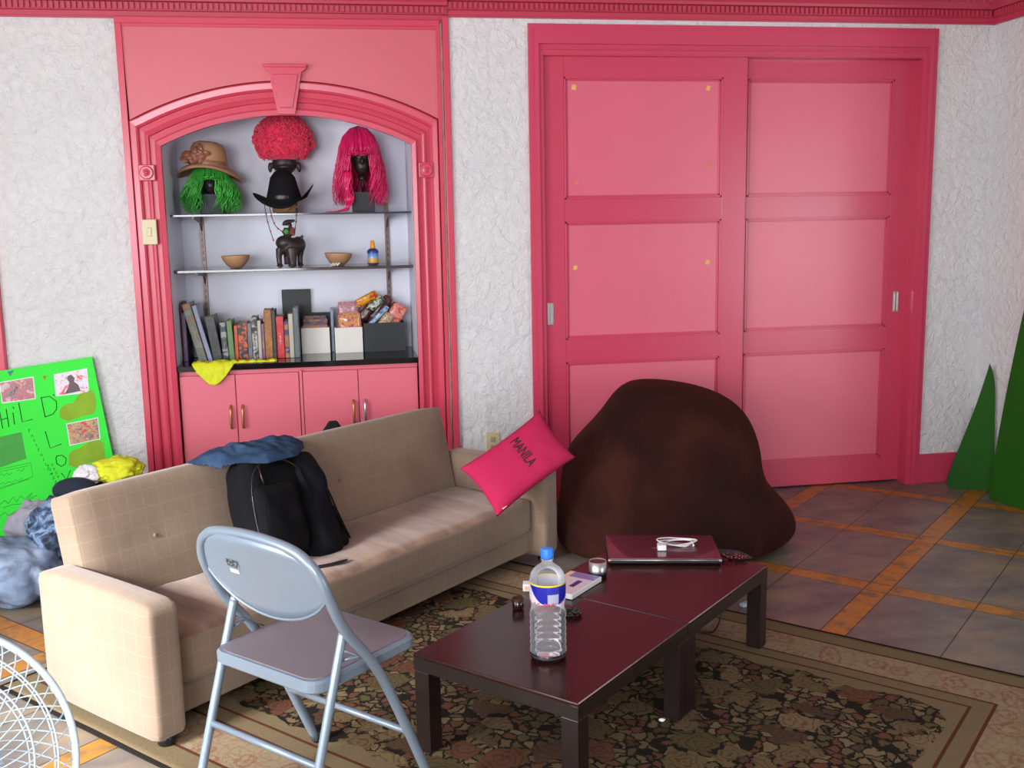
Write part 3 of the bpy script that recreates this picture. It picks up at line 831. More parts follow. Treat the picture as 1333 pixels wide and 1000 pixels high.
# ------------------------------------------------------------------ things on the sofa
def SW(x, y, z): return SM @ Vector((x, y, z))
# pink cushion: pillow shape in its own plane
Bc = Vector((.536, 3.861, .295)); nP = Vector((.15, -1, .55)).normalized()
L_ = Vector((.438, 3.949, .482)); Rr = Vector((.948, 4.006, .445)); Tp = Vector((.784, 4.079, .624))
cen = (L_ + Rr + Tp + Bc) / 4
ux = ((Bc - L_) + (Rr - Tp)).normalized(); ux = (ux - nP * ux.dot(nP)).normalized()      # reading direction of the lettering
uy = nP.cross(ux).normalized()
PW = ((Bc - L_).length + (Rr - Tp).length) / 2; PH = ((Tp - L_).length + (Rr - Bc).length) / 2
cen = cen + nP * .016 + Vector((0, 0, .008))
PM = Matrix((ux, uy, nP)).transposed().to_4x4(); PM.translation = cen
def pil(u, v):     # -1..1 -> half thickness and outline
    k = max(0, (1 - u ** 4) * (1 - v ** 4)) ** .62
    x = u * PW / 2 * (1.0 - .07 * (1 - v * v) * abs(u) ** 3); y = v * PH / 2 * (1.0 - .07 * (1 - u * u) * abs(v) ** 3)
    return x, y, k
cush = thing('throw_cushion', 'hot pink cushion lettered MANILA leaning on the right end of the sofa', 'cushion', cen)
bm = BM(); N = 40
for sgn in (1, -1):
    gr = []
    for i in range(N + 1):
        row = []
        for j in range(N + 1):
            u, v = 2 * i / N - 1, 2 * j / N - 1; x, y, k = pil(u, v)
            w_ = .003 * noise.noise(Vector((x * 22, y * 22, sgn)))
            row.append(bm.verts.new((x, y, sgn * (.040 * k + w_ * k))))
        gr.append(row)
    for i in range(N):
        for j in range(N):
            q = [gr[i][j], gr[i + 1][j], gr[i + 1][j + 1], gr[i][j + 1]]
            bm.faces.new(q if sgn > 0 else q[::-1])
bmesh.ops.remove_doubles(bm, verts=bm.verts, dist=.0006)
PL = PM.copy(); PL.translation = (0, 0, 0)
bmesh.ops.transform(bm, matrix=PL, verts=bm.verts)
link('cover', bm, M_cushion, cush, smooth=True)
tb = text_bm('MANILA', .066)
xs = [v.co.x for v in tb.verts]; wdt = max(xs)
for v in tb.verts:
    x = (v.co.x / wdt) * PW * .53 - PW * .36; y = v.co.y * 1.05 + PH * -.02
    y += PH * .03
    u, vv = x / (PW / 2), y / (PH / 2); _, _, k = pil(u, vv)
    v.co = Vector((x, y, .0405 * k + .0022 + (.0008 if v.co.z > 0 else 0)))
bmesh.ops.transform(tb, matrix=PL, verts=tb.verts)
link('lettering', tb, M_ink, cush)['label'] = 'dark lettering reading MANILA'
bm = BM(); box(bm, PW * .40, -PH * .42, -.004, PW * .46, -PH * .37, .014); bmesh.ops.transform(bm, matrix=PL, verts=bm.verts)
link('care_label', bm, simple('cream_tag', rgb(222, 190, 160), .7), cush)['label'] = 'small cream sewn-in tag'

# black backpack, leaning on the backrest
bp = thing('backpack', 'black nylon backpack standing on the sofa against the backrest', 'backpack', SW(.795, .30, .30), SA)
BL = Matrix.Scale(1.02, 4) @ T(-.03, .075, .160) @ Matrix.Rotation(R(-20), 4, 'X') @ Matrix.Rotation(R(5), 4, 'Y')
def bagpart(name, sx, sy, sz, r, loc, mat, puff=(0, .012, .008), taper=.12, nz=.008, rot=None, par=bp):
    t = softbox(sx, sy, sz, r, 16, puff)
    for v in t.verts:
        k = (v.co.z / sz + .5)
        v.co.x *= 1 - taper * k; v.co.y *= 1 - taper * 1.4 * k
        v.co += Vector((noise.noise(v.co * 14), noise.noise(v.co * 14 + Vector((5, 0, 0))), noise.noise(v.co * 11 + Vector((0, 7, 0))))) * nz
    M = BL @ T(*loc)
    if rot is not None: M = M @ rot
    bmesh.ops.transform(t, matrix=M, verts=t.verts)
    return link(name, t, mat, par, smooth=True)
body = bagpart('main_compartment', .31, .17, .37, .06, (0, 0, 0), M_bag)
bagpart('side_panel', .155, .20, .37, .05, (.125, -.02, -.018), M_bagside, taper=.22, nz=.012)
bagpart('front_pocket', .19, .06, .23, .03, (-.055, -.095, -.045), M_bag, taper=.08)
bagpart('side_pocket', .10, .08, .15, .03, (.190, -.050, -.110), M_bag, taper=.2)
bm = BM()
for k in (-1, 1): tube(bm, [BL @ Vector(p) for p in smoothpath([(.10 + .03 * k, -.095, .12), (.12 + .04 * k, -.112, .02), (.15 + .045 * k, -.100, -.08), (.18 + .05 * k, -.09, -.155)], 4)], .006, 6, flat=.5)
link('strap', bm, M_bag, bp)
bm = BM(); tube(bm, [BL @ Vector(p) for p in smoothpath([(-.05, -.05, .165), (-.03, -.075, .180), (.03, -.075, .180), (.055, -.05, .165)], 5)], .008, 8, flat=.6); link('carry_handle', bm, M_bag, bp)
bm = BM(); tube(bm, [BL @ Vector(p) for p in smoothpath([(-.145, -.088, -.12), (-.14, -.090, .06), (-.09, -.083, .145), (.02, -.080, .155), (.09, -.09, .10)], 6)], .0028, 6); link('zip', bm, M_black, bp)
bm = BM(); tube(bm, [BL @ Vector(p) for p in [(-.09, -.086, .145), (-.094, -.096, .11), (-.093, -.100, .075)]], .0035, 6); link('zip_pull', bm, M_darkwood, bp)
# loose dark strap end on the seat in front of the bag
bm = BM(); tube(bm, [SW(*p) for p in smoothpath([(.70, .16, .306), (.74, .135, .308), (.80, .115, .307), (.85, .112, .306)], 4)], [.004] + [.009] * 10 + [.006] * 2, 8, flat=.5)
link('loose_strap', bm, M_black, bp).matrix_parent_inverse = bp.matrix_basis.inverted()

def denim():
    n = NT('blue_denim'); co = n.coord(); a = n.noise(co, 13, 4, .6)
    n.base(n.mix(n.noise(co, 420, 2), n.ramp(a, [(.35, rgb(26, 40, 60)), (.5, rgb(42, 62, 86)), (.68, rgb(66, 90, 114))]), rgb(40, 60, 88)))
    n.b.inputs['Roughness'].default_value = .9; n.b.inputs['Specular IOR Level'].default_value = .15; n.bump(n.noise(co, 38, 4), .4, .005); return n.m
M_denim = denim()
# heaped cloth: a height field over an outline, thick enough to have folds
def heap(name, outline, base, height, mat, seed, label, cat, folds=1.0, res=46, parent=None, drop=None, M=None):
    xs = [p[0] for p in outline]; ys = [p[1] for p in outline]
    x0, x1, y0, y1 = min(xs), max(xs), min(ys), max(ys)
    def sd(x, y):
        ins = False; dmin = 9
        for i in range(len(outline)):
            ax_, ay_ = outline[i]; bx_, by_ = outline[(i + 1) % len(outline)]
            if (ay_ > y) != (by_ > y) and x < (bx_ - ax_) * (y - ay_) / (by_ - ay_) + ax_: ins = not ins
            dx_, dy_ = bx_ - ax_, by_ - ay_; t_ = max(0, min(1, ((x - ax_) * dx_ + (y - ay_) * dy_) / (dx_ * dx_ + dy_ * dy_)))
            dmin = min(dmin, math.hypot(x - ax_ - dx_ * t_, y - ay_ - dy_ * t_))
        return dmin if ins else -dmin
    bm = BM(); G = {}
    S_ = min(x1 - x0, y1 - y0)
    for i in range(res + 1):
        for j in range(res + 1):
            x = x0 + (x1 - x0) * i / res; y = y0 + (y1 - y0) * j / res; d = sd(x, y)
            if d < -.012: continue
            k = min(1, max(0, d) / (S_ * .28)) ** .5
            p = Vector((x * 10 + seed, y * 10, seed))
            f_ = abs(noise.noise(p * 1.0)) * 1.2 + abs(noise.noise(p * 2.3 + Vector((4, 4, 4)))) * .7
            h = height * k * (.55 + folds * .6 * f_) + .003
            b0 = base(x, y) if callable(base) else base
            G[i, j] = (bm.verts.new((x, y, b0 + h)), bm.verts.new((x, y, b0 + .001)))
    F = set()
    for i in range(res):
        for j in range(res):
            c_ = [(i, j), (i + 1, j), (i + 1, j + 1), (i, j + 1)]
            if all(q in G for q in c_):
                bm.faces.new([G[q][0] for q in c_]); bm.faces.new([G[q][1] for q in c_][::-1]); F.add((i, j))
    edge = [e for e in bm.edges if e.is_boundary]
    for (i, j) in F:
        for (a, b), nb in ((((i, j), (i + 1, j)), (i, j - 1)), (((i + 1, j), (i + 1, j + 1)), (i + 1, j)), (((i + 1, j + 1), (i, j + 1)), (i, j + 1)), (((i, j + 1), (i, j)), (i - 1, j))):
            if nb not in F: bm.faces.new([G[a][0], G[a][1], G[b][1], G[b][0]])
    for v in [v for v in bm.verts if not v.link_faces]: bm.verts.remove(v)
    if M is not None: bmesh.ops.transform(bm, matrix=M, verts=bm.verts)
    o = link(name, bm, mat, parent, smooth=True)
    if label: tag(o, label, cat)
    return o
# jeans thrown over backrest and backpack
def dbase(x, y):
    topz = .640 + .018 * min(1, max(0, (.56 - y) / .06)) * min(1, max(0, (x - .60) / .05))
    if y > .62: return topz - (y - .62) * 1.4
    if y < .50: return topz - .004 - (.50 - y) * (.06 if x > .62 else .3)
    return topz
heap('folded_jeans', [(.575, .575), (.66, .63), (.78, .66), (.93, .64), (1.00, .56), (.985, .47), (.93, .40), (.84, .335), (.72, .33), (.63, .44)], dbase, .034, M_denim, 3.3,
     'blue denim jeans thrown over the backpack and sofa back', 'jeans', 1.25, 54, M=SM)

# small black thing peeping up behind the sofa back
bm = BM(); ellipsoid(bm, (0, 0, 0), (.035, .03, .05), 3, nz=.35, ns=2.2)
for v in bm.verts: v.co.x *= 1 - max(0, v.co.z) * 8
M_blackcloth = simple('black_cloth', rgb(18, 17, 20), .9, var=.3, bump=.4)
c_ = Vector((-.03, 4.22, .612)); bm2 = BM()
bm = BM(); t = softbox(.30, .16, .53, .07, 14, (.01, .01, 0))
for v in t.verts:
    k = max(0, v.co.z / .53 + .5)
    v.co.x *= 1.0 - .80 * k ** 2.2; v.co.y *= 1 - .55 * k ** 2
    v.co += Vector((noise.noise(v.co * 9), noise.noise(v.co * 9 + Vector((3, 0, 0))), 0)) * .015
merge(bm, t, T(-.065, 4.66, .285))
o = link('black_bag', bm, M_blackcloth, smooth=True); tag(o, 'black cloth bag on the floor, only its tip above the sofa back', 'bag')

# ------------------------------------------------------------------ clothes and bags at the left end
def blob(name, c, r, mat, seed, label, cat, nz=.28, ns=2.0, sub=5, flat=0.0, M=None):
    t = BM(); bmesh.ops.create_icosphere(t, subdivisions=sub, radius=1.0)
    for v in t.verts:
        u = v.co.copy(); p = u * ns + Vector((seed, seed * .7, 0))
        k = 1 + nz * .7 * noise.noise(p * .8) + nz * .55 * (abs(noise.noise(p * 1.5)) - .2) + nz * .10 * noise.noise(p * 4)
        q = Vector((u.x * r[0] * k, u.y * r[1] * k, u.z * r[2] * k))
        v.co = Vector(c) + q
        if v.co.z < flat + .002: v.co.z = flat + .002 + .02 * (v.co.z - flat) / r[2] * 0
    if M is not None: bmesh.ops.transform(t, matrix=M, verts=t.verts)
    o = link(name, t, mat, smooth=True); return tag(o, label, cat) if label else o
def bluebag():
    n = NT('pale_blue_crumpled_cloth'); co = n.coord(); a = n.noise(co, 7, 5, .6, .5)
    n.base(n.ramp(a, [(.3, rgb(74, 88, 112)), (.5, rgb(120, 138, 164)), (.7, rgb(168, 184, 204))])); n.b.inputs['Roughness'].default_value = .7
    n.bump(n.noise(co, 8, 4, .5, .8), .5, .02); return n.m
M_bluecloth = bluebag()
def mixcloth():
    n = NT('dark_and_light_blue_garments'); co = n.coord(); a = n.noise(co, 13, 4, .5, 1.2)
    n.base(n.ramp(a, [(.38, rgb(28, 32, 44)), (.48, rgb(70, 92, 124)), (.58, rgb(128, 152, 184)), (.66, rgb(52, 66, 96))])); n.b.inputs['Roughness'].default_value = .85
    n.bump(n.noise(co, 12, 4, .5, .6), .5, .02); return n.m
blob('cloth_bundle', (-1.36, 4.12, .115), (.235, .19, .14), M_bluecloth, 2.0, 'pale blue cloth bundle lying on the floor behind the left sofa arm', 'laundry')
blob('garment_pile', (-1.150, 4.19, .26), (.12, .11, .12), mixcloth(), 5.0, 'dark and light blue garments heaped on the pale blue bundle', 'clothes', .34, 2.6)
blob('grey_garment', (-1.30, 4.36, .21), (.11, .09, .12), simple('grey_mauve_cloth', rgb(150, 148, 160), .9, var=.25, nscale=9, bump=.6, bscale=25), 8.0, 'grey mauve garment bunched between the heap and the poster', 'clothes', .3, 2.2)
box_ = BM(); t = softbox(.42, .24, .37, .04, 12, (.01, .01, .01)); merge(box_, t, T(-1.00, 4.47, .190))
for v in box_.verts: v.co += Vector((noise.noise(v.co * 7), noise.noise(v.co * 7 + Vector((4, 0, 0))), 0)) * .012
tag(link('laundry_bag', box_, simple('navy_laundry_cloth', rgb(30, 36, 54), .9, var=.2, bump=.5), smooth=True), 'dark navy laundry bag standing behind the sofa under the yellow cloth', 'bag')
blob('yellow_cloth', (-.965, 4.42, .432), (.105, .08, .058), simple('acid_yellow_cloth', rgb(206, 210, 34), .8, var=.14, nscale=14, bump=.7, bscale=22), 3.0, 'acid yellow cloth crumpled behind the sofa in front of the poster', 'cloth', .30, 2.4)
blob('white_cloth', (-1.075, 4.38, .425), (.055, .05, .042), simple('white_cotton', rgb(226, 222, 228), .9, var=.06, bump=.5, bscale=25), 6.0, 'white cloth crumpled at the left side of the yellow cloth', 'cloth', .3, 2.2)
blob('navy_cap', (-1.115, 4.31, .385), (.085, .065, .050), simple('navy_felt', rgb(26, 34, 52), .9, var=.1), 1.0, 'round navy cap on the heap beside the sofa back', 'cap', .06, 1.5, 4)

# ------------------------------------------------------------------ green poster
th = R(7); PT = Vector((-1.138, 0, .861)); W_, H_ = .62, .80
poster = thing('poster', 'fluorescent green handmade poster propped against the left wall', 'poster', (-1.35, 4.872, 0)); poster.rotation_euler = (R(-1.2), 0, 0)
PX = Matrix(((math.cos(th), 0, -math.sin(th), PT.x + 1.35), (0, 1, 0, 0), (math.sin(th), 0, math.cos(th), PT.z), (0, 0, 0, 1)))
def pm(bm, lift=.0): bmesh.ops.transform(bm, matrix=T(0, -.0 - lift, 0) @ PX, verts=bm.verts); return bm
bm = BM(); box(bm, -W_, .000, -H_, 0, .006, 0)
n = NT('fluorescent_green_card'); n.base(n.mix(n.noise(n.coord(), 5, 3), rgb(30, 222, 42), rgb(44, 236, 52))); n.b.inputs['Roughness'].default_value = .6
link('card', pm(bm), n.m, poster)
def flatpoly(name, pts, mat, lift, label=None, parent=poster):
    bm = BM(); prism(bm, pts, 0, .0008, XZ); bmesh.ops.recalc_face_normals(bm, faces=bm.faces); o = link(name, pm(bm, lift), mat, parent)
    if label: o['label'] = label
    return o
def photo_mat(name, cols, s):
    n = NT(name); co = n.coord(); a = n.noise(co, s, 4, .6, .8, 'Fac')
    n.base(n.ramp(a, [(.34 + .09 * i, c) for i, c in enumerate(cols)])); n.b.inputs['Roughness'].default_value = .3; return n.m
PH_ = [([(-.412, -.054), (-.270, -.052), (-.280, -.147), (-.419, -.144)], [rgb(70, 40, 44), rgb(150, 130, 138), rgb(190, 80, 84), rgb(196, 176, 180)], 26, 'photo of a red and grey scene'),
       ([(-.174, -.057), (-.035, -.053), (-.047, -.157), (-.185, -.150)], [rgb(120, 60, 70), rgb(214, 206, 222), rgb(228, 222, 234), rgb(220, 90, 90)], 20, 'photo of a figure on pale ground'),
       ([(-.167, -.290), (-.032, -.285), (-.041, -.379), (-.172, -.386)], [rgb(110, 50, 56), rgb(150, 110, 110), rgb(190, 170, 110), rgb(200, 60, 70)], 34, 'photo of a crowded red scene')]
for i, (pts, cols, s, lb) in enumerate(PH_):
    c0 = [sum(p[0] for p in pts) / 4, sum(p[1] for p in pts) / 4]
    flatpoly('photo_border', [(c0[0] + (p[0] - c0[0]) * 1.06, c0[1] + (p[1] - c0[1]) * 1.08) for p in pts][::-1], M_white, .0002, 'thin white photo border')
    flatpoly('photo', pts[::-1], photo_mat('printed_photo', cols, s), .0012, lb)
bm = BM(); 
M_fig = simple('dark_printed_figure', rgb(84, 58, 62), .4)
flatpoly('photo_figure', [(-.150, -.150), (-.078, -.147), (-.082, -.118), (-.098, -.100), (-.092, -.084), (-.104, -.066), (-.120, -.070), (-.124, -.088), (-.118, -.100), (-.128, -.122)][::-1], M_fig, .0022, 'dark figure in the photo')
M_glit = simple('orange_green_glitter', rgb(132, 170, 22), .7, var=.45, nscale=9)
flatpoly('glitter_patch', [(-.193, -.253), (-.186, -.22), (-.172, -.205), (-.145, -.196), (-.121, -.197), (-.10, -.172), (-.083, -.160), (-.05, -.150), (-.029, -.153), (-.020, -.18), (-.023, -.206), (-.03, -.24), (-.043, -.259), (-.105, -.264), (-.16, -.277)][::-1], M_glit, .0004, 'olive glitter blot')
flatpoly('glitter_patch', [(-.199, -.479), (-.19, -.44), (-.178, -.418), (-.155, -.412), (-.135, -.409), (-.11, -.395), (-.092, -.388), (-.06, -.384), (-.039, -.389), (-.028, -.41), (-.031, -.44), (-.036, -.484), (-.105, -.484), (-.168, -.497)][::-1], M_glit, .0004, 'olive glitter blot')
flatpoly('pencil_shading', [(-.47, -.297), (-.369, -.291), (-.373, -.415), (-.501, -.438)][::-1], simple('grey_pencil_on_green', rgb(70, 158, 66), .8, var=.12, nscale=30), .0003)
flatpoly('blue_scrap', [(-.370, -.008), (-.343, -.007), (-.363, -.031)][::-1], simple('teal_tape', rgb(20, 110, 120), .5), .0005)
flatpoly('rust_blot', [(-.227, -.052), (-.212, -.053), (-.220, -.074)][::-1], simple('rust_ink', rgb(150, 130, 30), .7), .0005)
ST = {
 'H': [[(-.441, -.178), (-.444, -.261)], [(-.411, -.175), (-.416, -.258)], [(-.445, -.221), (-.412, -.215)]],
 'i': [[(-.386, -.196), (-.39, -.251)], [(-.381, -.17), (-.378, -.179)]],
 'L': [[(-.353, -.157), (-.355, -.245), (-.31, -.241)]],
 'D': [[(-.253, -.147), (-.254, -.24)], [(-.253, -.149), (-.216, -.149), (-.192, -.177), (-.198, -.212), (-.219, -.233), (-.256, -.24)]],
 'apostrophe': [[(-.198, -.142), (-.196, -.151)]],
 'L2': [[(-.267, -.305), (-.262, -.386), (-.209, -.375)]],
 'o': [[(-.241, -.427), (-.218, -.427), (-.203, -.446), (-.211, -.469), (-.231, -.479), (-.248, -.462), (-.247, -.438), (-.241, -.427)]],
 'v': [[(-.237, -.509), (-.222, -.545), (-.196, -.504)]]}
def strokes(name, lst, r, label=None):
    bm = BM()
    for s_ in lst: tube(bm, [(x, 0, z) for x, z in s_], r, 6, flat=.3)
    # flatten against the card
    for v in bm.verts: v.co.y *= .35
    o = link(name, pm(bm, .0012), M_marker, poster)
    if label: o['label'] = label
M_marker = simple('black_felt_pen', rgb(14, 50, 22), .8, var=.1)
for k in ST: strokes('hand_drawn_letter', ST[k], .0058, 'large black hand-drawn %s' % ('letter ' + k[0] if k != 'apostrophe' else k))
rnd = random.Random(4); small = []
for i in range(13):
    x, z = -.337 + i * .0055, -.285 - i * .0238; k = i % 4
    small += [[(x, z), (x + .009, z + .002)], [(x + .002, z), (x, z - .012)]] if k == 0 else [[(x, z - .012), (x + .004, z), (x + .008, z - .012)]] if k == 1 else [[(x + .004, z), (x + .003, z - .012)]] if k == 2 else [[(x, z), (x + .006, z - .002), (x, z - .008), (x + .007, z - .012)]]
for i in range(5):
    for c_ in (0, 1):
        x, z = -.291 + i * .0045 + c_ * .018 * (1 if i < 5 else 0), -.46 - i * .020; small += [[(x, z), (x + .008, z + .001), (x + .001, z - .010), (x + .009, z - .010)]] if (i + c_) % 2 else [[(x + .004, z + .001), (x + .003, z - .011)], [(x, z - .004), (x + .009, z - .003)]]
strokes('small_lettering', small, .0026, 'two columns of small handwriting')
strokes('framed_note', [[(-.50, -.444), (-.359, -.438), (-.362, -.503), (-.523, -.538)], [(-.505, -.456), (-.373, -.449)], [(-.521, -.53), (-.379, -.512)],
  [(-.505, -.472), (-.492, -.466), (-.484, -.479), (-.47, -.466), (-.461, -.478), (-.448, -.469)], [(-.425, -.466), (-.413, -.461), (-.404, -.47), (-.39, -.458)],
  [(-.51, -.512), (-.494, -.507), (-.485, -.517), (-.471, -.507), (-.458, -.516), (-.441, -.506), (-.428, -.513), (-.41, -.502)]], .0020, 'small framed handwritten note')
strokes('scribble', [[(-.53, -.606), (-.504, -.591), (-.493, -.609), (-.465, -.582), (-.456, -.608), (-.435, -.583), (-.417, -.603), (-.381, -.577), (-.402, -.602), (-.362, -.593)], [(-.551, -.668), (-.516, -.646), (-.505, -.664), (-.464, -.648), (-.431, -.666)], [(-.519, -.625), (-.48, -.616), (-.436, -.62), (-.379, -.602)]], .0026, 'large looping scribbled signature')

# ------------------------------------------------------------------ green painted cut-outs by the right wall
n = NT('dark_green_painted_board'); co_ = n.coord(); n.base(n.mix(n.noise(co_, 2.2, 3), rgb(20, 70, 18), rgb(40, 96, 18))); n.b.inputs['Roughness'].default_value = .6; n.b.inputs['Specular IOR Level'].default_value = .15; n.bump(n.noise(co_, 60, 4), .1, .002); M_green = n.m
def cutout(label, base_l, base_r, outline, lean_to):
    a, b = Vector(base_l), Vector(base_r); d = (b - a).normalized()
    t = BM(); prism(t, outline, 0, .014, XZ); bmesh.ops.recalc_face_normals(t, faces=t.faces)
    M = T(a.x, a.y, 0) @ Matrix(((d.x, -d.y, 0, 0), (d.y, d.x, 0, 0), (0, 0, 1, 0), (0, 0, 0, 1))) @ Matrix.Rotation(R(-lean_to), 4, 'X')
    bm = BM(); merge(bm, t, M)
    o = link('plywood_cutout', bm, M_green, smooth=False); return tag(o, label, 'cutout', 'green painted cut-outs by the right wall')
crv = lambda P: [(p.x, p.y) for p in smoothpath([(x, y, 0) for x, y in P], 6)]
cutout('smaller dark green pointed plywood cut-out in the corner beside the pink doors', (3.135, 4.80, 0), (3.325, 4.70, 0),
       crv([(0, 0), (-.012, .05), (.045, .24), (.105, .43), (.150, .60), (.165, .665)]) + crv([(.165, .665), (.182, .62), (.196, .53), (.202, .35), (.212, .12), (.215, .0)]), 3)
cutout('larger dark green pointed plywood cut-out at the right edge of the picture', (3.215, 4.56, 0), (3.285, 4.14, 0),
       crv([(0, 0), (.01, .20), (.05, .55), (.11, .95), (.17, 1.22), (.20, 1.32)]) + crv([(.20, 1.32), (.24, 1.20), (.30, .85), (.36, .45), (.42, 0)]), 2)
# ------------------------------------------------------------------ things on the low tables
# bottle of water
bx_, by_ = .504, 2.528
bt = thing('water_bottle', 'clear plastic water bottle with blue label and cap on the nearer table', 'bottle', (bx_, by_, TH))
prof = [(0, .004), (.030, .001), (.043, .004), (.0475, .012), (.0485, .024)]
for i in range(5):
    z = .030 + i * .0185; prof += [(.0485, z), (.0462, z + .005), (.0462, z + .008), (.0485, z + .0135)]
prof += [(.0485, .124), (.0470, .134), (.0445, .142), (.0445, .150), (.0455, .160), (.0470, .172), (.0475, .215), (.0472, .222), (.0440, .236), (.036, .248), (.026, .256), (.0175, .262), (.0150, .266), (.0150, .272), (.0175, .2735), (.0175, .2755), (.0145, .277), (.0138, .286), (.0138, .288)]
bm = BM(); lathe(bm, prof, 48, cap=False); link('shell', bm, M_clear, bt)
n = NT('water'); n.m = sheet('clear_water', (.95, .95, .96, 1), 1.34)
wl = .128
bm = BM(); lathe(bm, [(0, .0075)] + [(max(0.001, r_ - .0012), z) for r_, z in prof[2:] if z < wl] + [(.0455, wl), (0, wl)], 48, cap=False); link('water', bm, n.m, bt)
bm = BM(); lathe(bm, [(0, .0005), (.044, .0015), (.0478, .008), (.0490, .022), (.0488, .0225), (.0470, .010), (.043, .0035), (0, .003)], 40, cap=False); link('base_cup', bm, sheet('frosted_pinkish_bottle_base', (.80, .70, .74, 1), 1.9), bt)
# label sleeve with its printed fields
n = NT('blue_bottle_label'); co_ = n.coord(); sp = n.new('ShaderNodeSeparateXYZ'); n.link(co_, sp.inputs[0])
ang = n.math('ARCTAN2', sp.outputs[0], n.math('MULTIPLY', sp.outputs[1], -1))      # 0 at the camera side
z = sp.outputs[2]; cz = n.math('DIVIDE', n.math('SUBTRACT', z, .163), .052)
aa = n.math('ABSOLUTE', n.math('SUBTRACT', ang, .12))
vee = n.math('LESS_THAN', aa, n.math('ADD', .42, n.math('MULTIPLY', n.math('POWER', n.math('MAXIMUM', cz, 0.0), .6), 1.15)))
colr = n.mix(vee, rgb(214, 206, 220), rgb(18, 22, 160))
blk = n.math('MULTIPLY', n.math('LESS_THAN', aa, .32), n.math('LESS_THAN', cz, .56))
colr = n.mix(blk, colr, rgb(176, 178, 206))
blk2 = n.math('MULTIPLY', n.math('LESS_THAN', aa, .34), n.math('GREATER_THAN', cz, .56)); colr = n.mix(n.math('MULTIPLY', blk2, .5), colr, rgb(60, 70, 180))
colr = n.mix(n.math('MULTIPLY', n.math('LESS_THAN', cz, .10), n.math('GREATER_THAN', n.noise(co_, 90, 2), .5)), colr, rgb(206, 90, 90))
colr = n.mix(n.math('GREATER_THAN', cz, .95), colr, rgb(232, 214, 40))
n.base(colr); n.b.inputs['Roughness'].default_value = .35
bm = BM(); lathe(bm, [(.0466, .163), (.0480, .174), (.0484, .200), (.0484, .217)], 64, cap=False); link('label_sleeve', bm, n.m, bt)['label'] = 'blue and white label with yellow rim'
bm = BM(); lathe(bm, [(0, .304), (.0150, .304), (.0165, .3025), (.0168, .284), (.0172, .2775), (.0145, .2775)], 40, cap=False)
for k in range(30):
    a = 2 * math.pi * k / 30; box(bm, -.0005, -.0007, .284, .0005, .0007, .3015, M=T(.0168 * math.cos(a), .0168 * math.sin(a), 0) @ rotz(a))
link('cap', bm, simple('bright_blue_cap', rgb(52, 130, 226), .35, var=.03), bt)

def cyl_thing(name, label, cat, x, y, r, h, mats, z0=TH):
    return thing(name, label, cat, (x, y, z0))
tin = thing('metal_cup', 'short silver metal cup beside the laptop on the farther table', 'cup', (.788, 3.111, TH))
bm = BM(); lathe(bm, [(0, .001), (.027, .001), (.029, .004), (.029, .052), (.0275, .052), (.0275, .006), (0, .006)], 40, cap=False); link('wall', bm, M_silver, tin)
bm = BM(); lathe(bm, [(0, .0012), (.0295, .0012), (.0297, .016), (.0290, .017)], 40, cap=False); link('dark_foot', bm, M_black, tin)
bm = BM(); lathe(bm, [(0, .048), (.0272, .048)], 32, cap=False); link('contents', bm, simple('dark_red_brown_candle', rgb(70, 26, 24), .3), tin)
can = thing('candle_pot', 'small dark brown glass candle pot standing left of the bottle', 'candle', (.484, 2.884, TH))
bm = BM(); lathe(bm, [(0, .001), (.015, .001), (.0175, .004), (.0185, .034), (.0170, .034), (.0165, .026), (0, .026)], 36, cap=False); link('glass', bm, simple('dark_brown_glass', rgb(40, 20, 18), .08, coat=.5), can)
bm = BM(); lathe(bm, [(0, .0285), (.0165, .0285)], 30, cap=False); tube(bm, [(0, 0, .028), (.001, 0, .036)], .0008, 5); link('wax', bm, simple('maroon_wax', rgb(88, 44, 44), .5), can)
# flat white box of tissues / cards, printed
wb = thing('printed_card_box', 'flat white and blue printed box lying behind the bottle', 'box', (.672, 3.020, TH), R(47))
bm = BM(); box(bm, -.085, -.060, .001, .105, .055, .017, .002); link('carton', bm, M_white, wb)
bm = BM(); box(bm, -.082, -.056, .0168, .102, .052, .0174)
n = NT('printed_lid'); co_ = n.coord(); sp = n.new('ShaderNodeSeparateXYZ'); n.link(co_, sp.inputs[0])
c1 = n.mix(n.noise(co_, 24, 3), rgb(226, 200, 192), rgb(208, 204, 226)); c1 = n.mix(n.math('GREATER_THAN', sp.outputs[0], .055), c1, rgb(130, 116, 170))
c1 = n.mix(n.math('GREATER_THAN', sp.outputs[1], .035), c1, rgb(236, 190, 160))
n.base(c1); n.b.inputs['Roughness'].default_value = .4; link('printed_lid', bm, n.m, wb)
bm = BM(); box(bm, -.025, -.030, .0174, .035, -.012, .0178); link('blue_stripe', bm, simple('dark_blue_print', rgb(28, 44, 110), .4), wb)
lt = thing('small_carton', 'small white carton lying left of the bottle label', 'box', (.552, 3.032, TH), R(-12))
bm = BM(); box(bm, -.026, -.018, .001, .026, .018, .024, .002); link('carton', bm, M_white, lt)
bm = BM(); box(bm, -.020, -.0188, .006, .010, -.0180, .018); link('printed_face', bm, simple('orange_print', rgb(232, 178, 140), .5), lt)
# crumpled black string of beads
bm = BM(); rnd = random.Random(5)
for k in range(60):
    a = rnd.random() * 6.28; r_ = .030 * rnd.random() ** .6; ellipsoid(bm, (r_ * math.cos(a), r_ * .8 * math.sin(a), .007 + .026 * rnd.random() * (1 - r_ / .034)), (.0052, .0052, .0052), 1)
o = link('bead_bracelet', bm, simple('shiny_black_beads', rgb(14, 14, 16), .12, coat=.6), loc=(.628, 2.800, TH)); tag(o, 'heap of shiny black beads right of the water bottle', 'bracelet')
